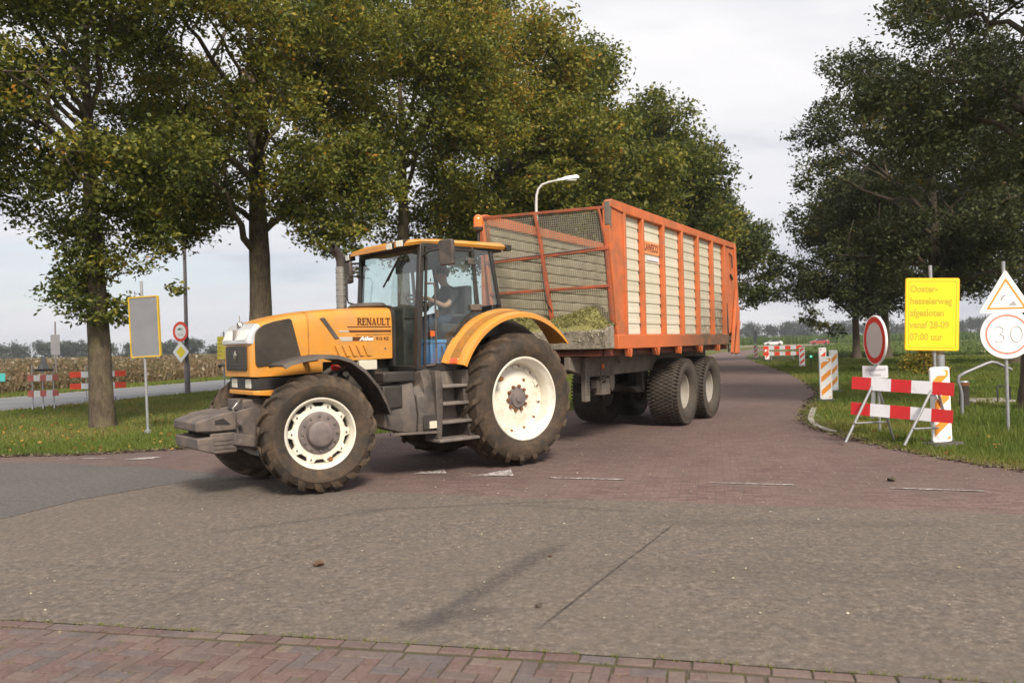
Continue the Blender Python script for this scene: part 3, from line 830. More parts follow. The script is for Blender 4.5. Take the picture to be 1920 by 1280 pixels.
# low green verge beyond the main road
x, y = scatter(24000, 33, 120, lambda y: road_far_x(y)-2.4, lambda y: road_far_x(y)+0.05, rng)
grass_object('main_road_verge_grass', x, y, 0.11, 0.02, 0.7, np.clip(rng.normal(.5, .2, len(x)), 0, 1), M['grass_blade'], 'strip of short grass along the far side of the main road')
# beet field on the right
x, y = scatter(52000, 66, 165, lambda y: np.maximum(right_x0(y)+5, 22), lambda y: frame_r(y)*1.03, rng)
row = np.round(x/1.0)*1.0 + rng.normal(0, .22, len(x))
pos = np.stack([row, y, rng.uniform(0, 0.30, len(x))], 1)
v = leaf_cards(pos, 0.34*np.clip(y/80, 1, 2.2), rng, 0.9)
tag(link('crop_field', np_mesh('crop_field', v, 4, M['crop_leaf'], np.clip(rng.normal(.5, .22, len(x)), 0, 1))), 'rows of leafy green crop plants filling the field on the right', 'crops', kind='stuff')
# dark strip of taller maize far off in the middle
x, y = scatter(16000, 225, 330, lambda y: y*0.18, lambda y: y*0.75, rng)
v = blades(np.stack([x, y, np.zeros(len(x))], 1), 2.1*np.ones(len(x)), 0.55, 0.3, rng)
tag(link('tall_crop_strip', np_mesh('tall_crop_strip', v, 3, M['crop_leaf'], np.clip(rng.normal(.25, .2, len(x)), 0, 1))), 'far strip of taller green crops below the distant wood', 'crops', kind='stuff')
# ================================================================== TREES
def crown_points(clumps, n, rng, sprigs=16, spread=0.30, surf=0.55):
    """clumps (K,4): centre and radius -> n leaf positions gathered in sprigs, plus a tint offset per leaf"""
    K = len(clumps)
    w = clumps[:, 3]**2; w = w/w.sum()
    sp_c, sp_r, sp_t = [], [], []
    for k in range(K):
        d = rng.normal(0, 1, (sprigs, 3)); d /= np.linalg.norm(d, axis=1)[:, None]
        rad = clumps[k, 3]*(surf + (1-surf)*rng.random(sprigs))[:, None]
        p = clumps[k, :3] + d*rad*np.array([1, 1, 0.72])
        sp_c.append(p); sp_r.append(np.full(sprigs, clumps[k, 3]*spread)); sp_t.append(rng.normal(0, .13, sprigs) + rng.normal(0, .10))
    sp_c = np.concatenate(sp_c); sp_r = np.concatenate(sp_r); sp_t = np.concatenate(sp_t)
    idx = rng.choice(K*sprigs, n, p=np.repeat(w/sprigs, sprigs))
    g = rng.normal(0, 1, (n, 3))*np.array([1, 1, 0.6])
    # sprigs droop a little at the outside
    p = sp_c[idx] + g*sp_r[idx][:, None]
    p[:, 2] -= 0.10*np.abs(g[:, 0]*g[:, 1])*sp_r[idx]
    return p, sp_t[idx]

def leaf_quads(pos, L, W, rng):
    n = len(pos)
    d = rng.normal(0, 1, (n, 3)); d[:, 2] = d[:, 2]*0.6 - 0.35
    d /= np.linalg.norm(d, axis=1)[:, None]
    nrm = rng.normal(0, .8, (n, 3)); nrm[:, 2] += 0.9
    s = np.cross(d, nrm); s /= np.linalg.norm(s, axis=1)[:, None]+1e-9
    l = (L*rng.uniform(.45, 1.5, n))[:, None]; w = (W*rng.uniform(.65, 1.3, n))[:, None]
    fold = np.cross(s, d)*l*0.10
    return np.stack([pos-d*l*.5, pos+s*w*.5+d*l*.08+fold, pos+d*l*.5, pos-s*w*.5+d*l*.08+fold], 1).reshape(-1, 3)

def make_tree(label, base, H, r0, prof, bottom, n_leaf, L, mat, bark, seed, group=None, n_clump=70, clump_r=(0.9, 1.5), tint=0.4, tint_sd=0.16,
              extra=(), lean=(0, 0), n_limb=12, trunk_top=0.72, squash=(1, 1), name='oak_tree', sprigs=22, spread=0.25, trunk_flare=1.0, warm_top=0.0, drop=None, n_twig=160):
    rs = np.random.default_rng(seed)
    root = empty(name, (base[0], base[1], -0.02))
    tag(root, label, 'tree', group)
    hs = np.array([p[0] for p in prof]); rr_ = np.array([p[1] for p in prof])
    cl = []
    i = 0
    while len(cl) < n_clump and i < 4000:
        i += 1
        t = rs.random()
        R = np.interp(t, hs, rr_)
        if rs.random() > (R/rr_.max())**1.3 + .08: continue
        a = len(cl)*2.39996 + rs.normal(0, .5)
        rad = max(R - 0.6, 0.1)*(0.25 + 0.75*sqrt(rs.random()))
        z = bottom + (H-bottom)*t
        c = (cos(a)*rad*squash[0] + lean[0]*t, sin(a)*rad*squash[1] + lean[1]*t, z - 0.10*rad)
        if drop and drop(c): continue
        cl.append((*c, rs.uniform(*clump_r)))
    cl += list(extra)
    cl = np.array(cl)
    # trunk
    m = MB(); pts = []; rad = []
    top = H*trunk_top
    N = 16
    for k in range(N+1):
        t = k/N
        pts.append((lean[0]*t*.6 + 0.10*sin(seed+4*t)*t, lean[1]*t*.6 + 0.10*cos(seed*2+3*t)*t, top*t))
        rad.append(r0*((1-t)**0.75*0.88+0.10) * (1 + 0.42*trunk_flare*math.exp(-t*top/0.35)))
    m.tube(pts, rad, 14)
    for i_, p in enumerate(m.v):
        q_ = 1 + 0.05*sin(9*atan2(p[1], p[0]) + p[2]*1.3) + 0.03*sin(23*atan2(p[1], p[0]) - p[2]*2)
        m.v[i_] = (p[0]*q_, p[1]*q_, p[2])
    m.build('trunk', bark, root, smooth=60)
    # limbs reach from the trunk into the crown
    order = np.argsort(-cl[:, 3]*(0.6+np.hypot(cl[:, 0], cl[:, 1])/rr_.max()) + rs.random(len(cl))*.5)[:n_limb]
    for j in order:
        c = Vector(cl[j, :3]); dist = math.hypot(c.x, c.y)
        h0 = min(max(c.z - dist*rs.uniform(.45, .95), bottom*0.8), top*0.93)
        t = h0/top
        a = Vector((lean[0]*t*.6, lean[1]*t*.6, h0))
        mid = a.lerp(c, 0.5) + Vector((rs.normal(0, .25), rs.normal(0, .25), 0.18*dist + rs.normal(0, .15)))
        rb_ = r0*(1-t*0.75)*rs.uniform(.28, .46)
        m = MB()
        P = []; R_ = []
        for k in range(9):
            s = k/8
            p = a*(1-s)**2 + mid*(2*s*(1-s)) + c*s*s
            p = p + Vector((rs.normal(0, .06), rs.normal(0, .06), rs.normal(0, .05)))*(1 if 0 < k < 8 else 0)
            P.append(p); R_.append(max(rb_*(1-s)**0.8 + 0.02, 0.02))
        m.tube(P, R_, 8)
        # two forks
        for f in range(3):
            k0 = 3+f*2 if 3+f*2 < 8 else 7
            e = Vector(cl[rs.integers(len(cl)), :3])
            b = P[k0]
            tip = b + (e-b).normalized()*rs.uniform(1.0, 2.2) + Vector((0, 0, .3))
            m.tube([b, b.lerp(tip, .5)+Vector((rs.normal(0, .12), rs.normal(0, .12), .12)), tip], [R_[k0]*.75, R_[k0]*.5, .012], 6)
        m.build('limb', bark, root, smooth=60)
    # bare twigs poking through the leaves: too many to pick apart
    if n_twig:
        m = MB()
        for k in range(n_twig):
            c = cl[rs.integers(len(cl))]
            d = rs.normal(0, 1, 3); d /= np.linalg.norm(d); d[2] = d[2]*.6 - .1
            if c[3] < .7: continue
            a = Vector(c[:3]); b = a + Vector(d)*c[3]*rs.uniform(.9, 1.35)
            mid = a.lerp(b, .55) + Vector((rs.normal(0, .1), rs.normal(0, .1), rs.normal(.08, .1)))
            m.tube([a, mid, b], [.022, .013, .004], 4, cap=False)
            e = mid + Vector((rs.normal(0, .35), rs.normal(0, .35), rs.normal(-.05, .3)))
            m.tube([mid, e], [.010, .003], 4, cap=False)
        m.build('twigs', bark, root, smooth=60)['kind'] = 'stuff'
    # crown
    p, tt = crown_points(cl, n_leaf, rs, sprigs, spread)
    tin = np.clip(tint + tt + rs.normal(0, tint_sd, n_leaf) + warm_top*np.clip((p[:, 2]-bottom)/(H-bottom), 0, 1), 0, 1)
    v = leaf_quads(p, L, L*0.62, rs)
    link('crown', np_mesh('crown', v, 4, mat, tin), root)
    return root

OAK = [(0, 0.50), (0.12, 0.78), (0.3, 1.0), (0.55, 0.98), (0.75, 0.80), (0.9, 0.52), (1.0, 0.2)]
def prof(R, p=OAK): return [(a, b*R) for a, b in p]

AV = 'oak trees of the avenue left of the brick road'
# 1: left oak by the grey sign: foliage runs down the trunk
ex = []
rq = np.random.default_rng(5)
for h, n_, rr0 in ((2.9, 3, .55), (3.4, 4, .75), (4.0, 6, .95), (4.7, 7, 1.35), (5.5, 9, 1.9), (6.4, 10, 2.6)):
    for k in range(n_):
        a = rq.uniform(0, 2*pi); d = rr0*sqrt(rq.random())
        ex.append((cos(a)*d, sin(a)*d, h+rq.normal(0, .2), rq.uniform(.42, .75)))
ex += [(-2.6, -.5, 6.4, .9), (-3.2, .3, 7.4, 1.0), (-3.8, .2, 8.4, 1.1), (-2.4, 0, 5.6, .7), (1.6, 0, 4.7, .55), (1.7, .4, 3.4, .3), (1.3, .2, 5.5, .7), (2.2, -.4, 6.8, .9), (-3.0, -1.2, 5.2, .5)]
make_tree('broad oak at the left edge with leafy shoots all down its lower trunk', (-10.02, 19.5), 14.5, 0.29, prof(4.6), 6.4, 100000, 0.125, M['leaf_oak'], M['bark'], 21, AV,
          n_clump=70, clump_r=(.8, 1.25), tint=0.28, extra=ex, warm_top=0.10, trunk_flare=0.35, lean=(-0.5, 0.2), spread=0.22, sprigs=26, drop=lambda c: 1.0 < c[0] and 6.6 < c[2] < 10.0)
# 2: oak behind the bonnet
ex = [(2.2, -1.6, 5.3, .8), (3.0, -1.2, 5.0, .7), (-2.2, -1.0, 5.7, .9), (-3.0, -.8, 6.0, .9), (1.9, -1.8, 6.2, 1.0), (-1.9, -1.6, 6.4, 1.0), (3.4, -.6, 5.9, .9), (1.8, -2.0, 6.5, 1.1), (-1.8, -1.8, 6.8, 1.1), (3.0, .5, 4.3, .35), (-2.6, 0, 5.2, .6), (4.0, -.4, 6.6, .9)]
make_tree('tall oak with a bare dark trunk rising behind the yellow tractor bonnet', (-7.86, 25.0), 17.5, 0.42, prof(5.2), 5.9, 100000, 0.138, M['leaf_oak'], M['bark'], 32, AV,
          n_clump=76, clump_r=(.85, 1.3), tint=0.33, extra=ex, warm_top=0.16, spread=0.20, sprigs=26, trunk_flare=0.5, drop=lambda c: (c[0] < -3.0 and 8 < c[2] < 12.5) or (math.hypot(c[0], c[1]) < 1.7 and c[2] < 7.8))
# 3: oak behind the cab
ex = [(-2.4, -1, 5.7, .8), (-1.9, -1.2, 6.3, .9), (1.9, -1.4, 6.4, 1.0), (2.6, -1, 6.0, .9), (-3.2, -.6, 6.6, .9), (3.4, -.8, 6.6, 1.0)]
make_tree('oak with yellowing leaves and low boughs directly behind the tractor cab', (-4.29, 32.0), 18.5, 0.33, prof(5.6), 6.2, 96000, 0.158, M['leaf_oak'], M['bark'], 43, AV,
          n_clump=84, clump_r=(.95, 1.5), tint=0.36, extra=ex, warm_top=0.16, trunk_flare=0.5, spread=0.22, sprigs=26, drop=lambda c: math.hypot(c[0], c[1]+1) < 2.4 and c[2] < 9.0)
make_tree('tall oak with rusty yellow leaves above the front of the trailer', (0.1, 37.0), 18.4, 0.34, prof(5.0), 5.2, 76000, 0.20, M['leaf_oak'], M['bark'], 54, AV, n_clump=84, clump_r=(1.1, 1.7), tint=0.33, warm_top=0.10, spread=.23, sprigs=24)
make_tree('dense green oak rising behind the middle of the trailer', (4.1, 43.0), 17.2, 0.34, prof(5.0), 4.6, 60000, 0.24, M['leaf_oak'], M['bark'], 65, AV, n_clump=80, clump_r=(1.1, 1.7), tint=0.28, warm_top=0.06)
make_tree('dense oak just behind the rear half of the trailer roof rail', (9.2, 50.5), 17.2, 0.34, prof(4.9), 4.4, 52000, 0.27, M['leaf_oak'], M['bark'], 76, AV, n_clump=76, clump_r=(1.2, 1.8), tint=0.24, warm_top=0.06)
make_tree('dark green oak rising past the rear end of the trailer', (11.6, 58.0), 16.6, 0.34, prof(5.9), 4.4, 56000, 0.29, M['leaf_green'], M['bark'], 87, AV, n_clump=72, clump_r=(1.2, 1.8), tint=0.40)
ex = [(8.0, -1, 5.6, 1.2), (7.2, -1.5, 6.6, 1.3), (8.4, -.5, 7.0, 1.0), (6.4, -2.0, 5.2, 1.2), (5.0, -2.5, 5.2, 1.3), (3.4, -3, 5.4, 1.3), (7.6, -1, 8.2, 1.2), (7.0, 0, 9.4, 1.2)]
make_tree('last and lowest oak of the avenue, its boughs hanging over the road bend', (13.9, 66.5), 15.0, 0.36, prof(5.4), 4.8, 62000, 0.30, M['leaf_green'], M['bark'], 98, AV, n_clump=74, clump_r=(1.2, 1.8), tint=0.36, extra=ex, squash=(1.45, 1.0))

# right-hand group
RG = 'dark trees beyond the right-hand verge'
ex = [(-2.6, -.4, 6.0, .8), (-2.2, .5, 5.4, .6), (-1.6, -.8, 5.0, .5), (.9, -1.2, 5.2, .8), (-0.8, -1.0, 5.6, .9), (1.6, -.6, 4.9, .7), (-3.1, 0, 7.0, .8), (-.6, -1.3, 7.2, .8), (.1, -1.4, 8.4, .9), (-.2, -1.3, 6.0, .7), (-.8, -1.2, 9.3, .9)]
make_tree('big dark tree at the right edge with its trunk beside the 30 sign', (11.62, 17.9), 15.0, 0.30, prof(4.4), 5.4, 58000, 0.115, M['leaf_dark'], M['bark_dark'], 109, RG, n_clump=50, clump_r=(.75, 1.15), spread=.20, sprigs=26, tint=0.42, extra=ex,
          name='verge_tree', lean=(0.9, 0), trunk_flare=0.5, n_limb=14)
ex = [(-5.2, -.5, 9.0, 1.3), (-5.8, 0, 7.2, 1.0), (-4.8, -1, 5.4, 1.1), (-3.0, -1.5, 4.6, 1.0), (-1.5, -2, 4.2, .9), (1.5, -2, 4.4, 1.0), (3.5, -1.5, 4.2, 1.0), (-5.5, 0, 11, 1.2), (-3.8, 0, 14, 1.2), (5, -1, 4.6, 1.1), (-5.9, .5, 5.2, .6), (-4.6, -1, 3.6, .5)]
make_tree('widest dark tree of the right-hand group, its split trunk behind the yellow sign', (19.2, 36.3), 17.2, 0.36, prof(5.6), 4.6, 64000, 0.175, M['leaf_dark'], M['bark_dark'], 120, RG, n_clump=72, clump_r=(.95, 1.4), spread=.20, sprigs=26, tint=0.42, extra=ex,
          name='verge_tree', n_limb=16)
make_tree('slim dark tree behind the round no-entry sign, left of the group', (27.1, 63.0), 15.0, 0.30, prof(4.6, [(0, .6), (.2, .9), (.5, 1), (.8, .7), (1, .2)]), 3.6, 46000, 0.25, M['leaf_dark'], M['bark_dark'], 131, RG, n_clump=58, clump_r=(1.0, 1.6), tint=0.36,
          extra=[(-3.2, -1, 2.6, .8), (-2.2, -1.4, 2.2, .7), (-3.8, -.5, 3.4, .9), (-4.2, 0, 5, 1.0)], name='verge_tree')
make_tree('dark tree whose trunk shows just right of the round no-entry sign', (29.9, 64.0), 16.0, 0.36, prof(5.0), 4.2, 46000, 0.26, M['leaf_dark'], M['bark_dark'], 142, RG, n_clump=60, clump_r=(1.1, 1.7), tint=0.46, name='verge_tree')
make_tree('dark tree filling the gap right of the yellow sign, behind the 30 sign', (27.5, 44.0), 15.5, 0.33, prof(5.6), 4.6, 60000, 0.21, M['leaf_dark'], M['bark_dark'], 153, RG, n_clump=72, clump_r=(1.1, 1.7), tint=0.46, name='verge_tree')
# low yellow-green bush at the foot of the split tree
bp, bt_ = crown_points(np.array([(18.0, 35.3, .7, .5), (17.6, 35.1, .35, .45), (18.4, 35.2, .3, .5), (18.1, 35.0, 1.15, .35)]), 2600, rng, 10, .35)
b = empty('bush', (0, 0, 0)); b.location = (18.0, 35.2, 0)
tag(b, 'low yellowing bush at the foot of the split tree by the yellow sign', 'bush')
link('foliage', np_mesh('foliage', leaf_quads(bp-np.array([18.0, 35.2, 0]), .12, .08, rng), 4, M['leaf_oak'], np.clip(.65+bt_+rng.normal(0, .2, 2600), 0, 1)), b)

# distant woods along the horizon: one mass each
def far_wood(name, label, specs, n, L, seed):
    rs = np.random.default_rng(seed)
    cl = []
    for (x, y, h, w) in specs:
        for k in range(9):
            cl.append((x+rs.normal(0, w*.4), y+rs.normal(0, 4), h*rs.uniform(.12, .80), h*rs.uniform(.20, .34)))
    cl = np.array(cl)
    p, tt = crown_points(cl, n, rs, 10, .4, .4)
    p[:, 2] = np.abs(p[:, 2])
    tag(link(name, np_mesh(name, leaf_quads(p, L, L*.8, rs), 4, M['leaf_far'], np.clip(.45+tt*1.5+rs.normal(0, .2, n), 0, 1))), label, 'wood', kind='stuff')
rs = np.random.default_rng(3)
sp = []
x = -330.0
while x < -20:
    y = 430 + rs.normal(0, 8)
    h = 9.5*rs.uniform(.75, 1.2)*(0.55 if -262 < x < -250 or -300 < x < -288 else 1)
    sp.append((x, y, h, 6.5)); x += rs.uniform(6, 10)
far_wood('far_wood', 'row of rounded far trees along the left horizon beyond the weeds', sp, 60000, 0.95, 1)
sp = []
x = 60.0
while x < 560:
    sp.append((x, 600 + rs.normal(0, 12), 13*rs.uniform(.8, 1.15), 9)); x += rs.uniform(7, 11)
far_wood('far_wood', 'long dark wood along the right horizon beyond the fields', sp, 80000, 1.3, 2)
# the cluster of roofs among far trees at the right
hb = empty('farmhouse', (262, 430, 0)); tag(hb, 'tiny far farmhouse with a reddish roof under the 30 sign', 'house')
m = MB(); m.box((0, 0, 1.6), (13, 8, 3.2)); m.build('wall', M['cream'], hb)
m = MB(); m.prism([(-7, 3.2), (7, 3.2), (5.5, 6.2), (-5.5, 6.2)], -4.4, 4.4, 'xz'); m.build('roof', M['rust'], hb)
for k in range(3):
    m = MB(); m.box((-4+4*k, -4.02, 1.7), (1.4, .06, 1.3)); m.build('window', M['car_glass'], hb)

# air: thin haze over the whole plain
hz = MB(); hz.box((0, 1900, 12.5), (6600, 4800, 27))
hm = bpy.data.materials.new('haze'); hm.use_nodes = True
hm.node_tree.nodes.clear()
ho = hm.node_tree.nodes.new('ShaderNodeOutputMaterial'); hp = hm.node_tree.nodes.new('ShaderNodeVolumePrincipled')
hp.inputs['Color'].default_value = (0.86, 0.89, 0.95, 1); hp.inputs['Density'].default_value = 0.00034
hp.inputs['Anisotropy'].default_value = 0.2
hm.node_tree.links.new(hp.outputs[0], ho.inputs['Volume'])

hzo = hz.build('haze', hm); hzo['kind'] = 'stuff'
# ================================================================== TRACTOR
TR = empty('tractor', (-0.625, 12.54, 0), radians(220.5))
tag(TR, 'orange-yellow farm tractor with a glass cab, turning onto the asphalt', 'tractor')

def lug_mesh(R, halfw, n, h, wid, side_drop, reach=0.06, slant=0.33, steps=6, rs=1):
    """chevron lugs of a traction tyre, axis y"""
    m = MB()
    rr = random.Random(rs)
    for s in (-1, 1):
        for k in range(n):
            a0 = 2*pi*(k + (0.5 if s > 0 else 0))/n
            vs = []
            for i in range(steps+1):
                t = i/steps
                y = s*(-reach + (halfw+reach)*min(t/0.78, 1.0))
                rbase = R - h - (0.012 if t < .5 else 0.012+0.03*((t-.5)/.28)**2 if t < .78 else 0.042)
                hh = h*1.06
                ang = a0 + slant*(t**0.9)
                if t > 0.78:
                    u = (t-.78)/.22
                    y = s*(halfw + 0.022*u); rbase = rbase - side_drop*u; hh = h*(1-0.75*u)
                w = wid*(0.85+0.35*t)
                top = rbase + hh
                for (rad, da) in ((rbase-0.02, -w*.62), (rbase-0.02, w*.62), (top, w*.42), (top, -w*.42)):
                    aa = ang + da/R
                    vs.append((rad*cos(aa), y, rad*sin(aa)))
            fs = []
            for i in range(steps):
                for q_ in range(4):
                    fs.append((i*4+q_, i*4+(q_+1) % 4, (i+1)*4+(q_+1) % 4, (i+1)*4+q_))
            fs += [(3, 2, 1, 0), tuple(steps*4+q_ for q_ in range(4))]
            m.add(vs, fs)
    return m

def tyre_prof(R, halfw, rim, bulge=0.03, carc=0.05):
    rc = R - carc
    return [(rim, -halfw*.72), (rim+.02, -halfw*.86), (rim+(rc-rim)*.35, -halfw-bulge*.8), (rim+(rc-rim)*.62, -halfw-bulge), (rc-.07, -halfw-.004), (rc-.022, -halfw*.86),
            (rc-.004, -halfw*.5), (rc, 0), (rc-.004, halfw*.5), (rc-.022, halfw*.86), (rc-.07, halfw+.004), (rim+(rc-rim)*.62, halfw+bulge), (rim+(rc-rim)*.35, halfw+bulge*.8),
            (rim+.02, halfw*.86), (rim, halfw*.72)]

# ---- rear wheel
RR, RHW = 0.965, 0.30
_t = lug_mesh(RR, RHW, 21, 0.048, 0.085, 0.10, slant=0.36); _t.m = [1]*len(_t.f)
tm = _t.lathe(tyre_prof(RR, RHW, 0.565), 72).mesh('tyre', [M['tyre'], M['tyre_lug']], 35)
rm = MB()
rm.lathe([(0.600, 0.262), (0.612, 0.272), (0.600, 0.285), (0.580, 0.280), (0.560, 0.235), (0.535, 0.215), (0.520, 0.165), (0.512, 0.05), (0.470, 0.020), (0.468, 0.032), (0.40, 0.040), (0.30, 0.075), (0.235, 0.085), (0.16, 0.085), (0.16, 0.05)], 72)
rm.lathe([(0.60, -0.27), (0.56, -0.24), (0.515, -0.15), (0.512, 0.05)], 48)
# clamps round the disc edge
for k in range(12):
    a = 2*pi*k/12+.15
    rm.box((0, 0, 0), (0.10, 0.028, 0.055), Matrix.Rotation(-a, 4, 'Y') @ Matrix.Translation((0.455, 0.040, 0)) @ Matrix.Rotation(pi/2, 4, 'Y'))
rimm = rm.mesh('rim', M['rim_white'], 35)
hm_ = MB().lathe([(0.168, 0.06), (0.168, 0.100), (0.135, 0.112), (0.13, 0.135), (0.06, 0.140), (0.055, 0.158), (0.0, 0.160)], 40).mesh('hub', M['hub_grey'], 30)
bm_ = MB()
for k in range(10):
    a = 2*pi*k/10
    bm_.tube([(0.178*cos(a), 0.07, 0.178*sin(a)), (0.178*cos(a), 0.122, 0.178*sin(a))], 0.024, 6)
for k in range(12):
    a = 2*pi*(k+.5)/12
    bm_.tube([(0.475*cos(a), 0.03, 0.475*sin(a)), (0.475*cos(a), 0.062, 0.475*sin(a))], 0.014, 6)
bm_.tube([(0.50*cos(0.75), 0.14, 0.50*sin(0.75)), (0.50*cos(0.75), 0.235, 0.50*sin(0.75))], [0.045, 0.036], 10)
bm_.tube([(0.30*cos(2.2), 0.07, 0.30*sin(2.2)), (0.30*cos(2.2), 0.083, 0.30*sin(2.2))], 0.026, 10)
boltm = bm_.mesh('wheel_bolts', M['rust'], 30)
def wheel(name, loc, rz, meshes, parent, spin=0.0, label=None):
    w = empty(name, loc, rz, parent)
    w.rotation_euler = (0, 0, rz)
    if label: w['label'] = label
    for nm, me in meshes:
        o = link(nm, me, w); o.rotation_euler = (0, spin, 0)
        if nm == 'wheel_bolts': o['kind'] = 'stuff'
    return w
rear_set = [('tyre', tm), ('rim', rimm), ('hub', hm_), ('wheel_bolts', boltm)]
wheel('rear_wheel', (0, 0.95, RR), 0, rear_set, TR, 0.1)
wheel('rear_wheel', (0, -0.95, RR), pi, rear_set, TR, 0.5)

# ---- front wheel
FR, FHW = 0.73, 0.235
_t = lug_mesh(FR, FHW, 19, 0.040, 0.072, 0.08, slant=0.40, rs=2); _t.m = [1]*len(_t.f)
tm = _t.lathe(tyre_prof(FR, FHW, 0.415, 0.028, 0.042), 64).mesh('tyre', [M['tyre'], M['tyre_lug']], 35)
rm = MB()
rm.lathe([(0.432, 0.190), (0.440, 0.200), (0.430, 0.212), (0.415, 0.206), (0.400, 0.165), (0.385, 0.14), (0.372, 0.06), (0.368, -0.12), (0.42, -0.2)], 64)
N = 120
vs, fs = [], []
for k in range(N):
    a = 2*pi*k/N
    ro = 0.352 + 0.026*(1 if cos(10*a) > 0.15 else max(-1, (cos(10*a)-0.15)*3.2))
    for (r_, y_) in ((0.250, 0.115), (0.262, 0.128), (ro-.012, 0.122), (ro, 0.108), (ro, 0.07)):
        vs.append((r_*cos(a), y_, r_*sin(a)))
for k in range(N):
    k2 = (k+1) % N
    for j in range(4):
        fs.append((k*5+j, k*5+j+1, k2*5+j+1, k2*5+j))
rm.add(vs, fs)
rimm = rm.mesh('rim', M['rim_white'], 35)
dk = MB().lathe([(0.366, 0.03), (0.25, 0.03)], 40).mesh('brake_plate', M['chassis_dark'], 30)
hm_ = MB().lathe([(0.256, 0.09), (0.256, 0.135), (0.235, 0.150), (0.165, 0.155), (0.160, 0.20), (0.150, 0.232), (0.12, 0.245), (0.0, 0.247)], 48)
hm_ = hm_.mesh('hub', M['hub_grey'], 30)
bm_ = MB()
for k in range(12):
    a = 2*pi*k/12
    bm_.tube([(0.212*cos(a), 0.14, 0.212*sin(a)), (0.212*cos(a), 0.172, 0.212*sin(a))], 0.015, 6)
for k in range(10):
    a = 2*pi*k/10+.02
    bm_.tube([(0.335*cos(a), 0.11, 0.335*sin(a)), (0.335*cos(a), 0.142, 0.335*sin(a))], 0.012, 6)
boltm = bm_.mesh('wheel_bolts', M['chrome'], 30)
vm_ = MB().tube([(0.352*cos(-1.95), 0.105, 0.352*sin(-1.95)), (0.352*cos(-1.95), 0.142, 0.352*sin(-1.95))], [0.036, 0.026], 9).mesh('valve', M['rust'], 30)
front_set = [('tyre', tm), ('rim', rimm), ('brake_plate', dk), ('hub', hm_), ('wheel_bolts', boltm), ('valve', vm_)]
STEER = radians(-13.5)
wheel('front_wheel', (3.10, 0.84, FR), STEER, front_set, TR, 0.0)
wheel('front_wheel', (3.10, -0.84, FR), pi+STEER, front_set, TR, 0.6)

# ---- bonnet
def hood_sec(x, w, zb, zt, crown=0.02, r=0.12):
    P = [(w*0.985, zb), (w, zb+(zt-zb)*.35), (w*.998, zt-.22), (w*.985, zt-.13), (w*.945, zt-.058), (w*.87, zt-.018), (w*.7, zt+.004), (w*.35, zt+crown*.8), (0, zt+crown)]
    P = P + [(-a, b) for a, b in P[-2::-1]]
    return [(x, a, b) for a, b in P]
m = MB()
m.loft([hood_sec(1.735, .455, 1.605, 2.305), hood_sec(2.1, .455, 1.60, 2.295), hood_sec(2.5, .455, 1.59, 2.275), hood_sec(2.80, .455, 1.585, 2.252), hood_sec(2.802, .452, 1.455, 2.252), hood_sec(3.05, .452, 1.445, 2.222),
        hood_sec(3.25, .452, 1.435, 2.19), hood_sec(3.45, .45, 1.43, 2.142), hood_sec(3.60, .447, 1.43, 2.095), hood_sec(3.685, .438, 1.43, 2.045), hood_sec(3.735, .42, 1.432, 1.93), hood_sec(3.752, .40, 1.435, 1.86)])
m.build('bonnet', M['tractor_orange'], TR, smooth=32)
# moulded seam across the bonnet, a raised rib
m = MB()
for (x0, w_) in ((2.985, 0.018),):
    secs = [[(x, a*1.006, b+(0.004 if b > 1.9 else 0)) for (_x, a, b) in hood_sec(x, .4545, 1.46, 2.232+(3.0-x)*.1)] for x in (x0, x0+w_)]
    m.loft(secs, cap=False, closed=False)
m.build('seam', M['fender_dirty'], TR, smooth=40)

def side_poly(name, pts, mat, y=0.456, t=0.008, rnd=None, parent=TR, both=True):
    for s in ((1, -1) if both else (1,)):
        ys = sorted((s*(y-0.02), s*(y+t)))
        MB().prism(pts, ys[0], ys[1], 'xz').build(name, mat, parent, bevel=0.004)
def round_poly(pts, r, n=5):
    out = []
    P = [Vector((p[0], p[1])) for p in pts]
    L = len(P)
    for i in range(L):
        a, b, c = P[i-1], P[i], P[(i+1) % L]
        rr = r[i] if isinstance(r, (list, tuple)) else r
        d1, d2 = (a-b), (c-b)
        k1, k2 = min(rr, d1.length*.45), min(rr, d2.length*.45)
        p1, p2 = b + d1.normalized()*k1, b + d2.normalized()*k2
        for k in range(n+1):
            t = k/n
            q_ = p1*(1-t)**2 + b*(2*t*(1-t)) + p2*t*t
            out.append((q_.x, q_.y))
    return out
# dark mesh side window of the bonnet
q = NT('side_mesh')
v = q.n('ShaderNodeTexChecker'); v.inputs['Scale'].default_value = 120; q.l(q.tc(), v.inputs['Vector'])
cc = q.mix(q.ramp(q.noise(3, 5, .6), [(.35, 0.), (.7, 1.)]), (0.040, 0.033, 0.027), (0.085, 0.066, 0.048))
q.pbr(cc, 0.45, 0, q.bump(v.outputs['Fac'], 0.2, 0.003), 0.4)
M['side_mesh'] = q.mat
side_poly('side_grille', round_poly([(3.695, 1.555), (3.70, 1.98), (3.60, 2.065), (3.44, 2.115), (3.225, 2.155), (3.085, 1.595)], [.05, .09, .06, .03, .05, .04]), M['side_mesh'], y=0.452, t=0.010)
# dark slanting slot
side_poly('air_slot', round_poly([(2.83, 2.155), (2.765, 2.165), (2.555, 1.885), (2.62, 1.875)], .02), M['plastic_dark'], y=0.4555, t=0.006)
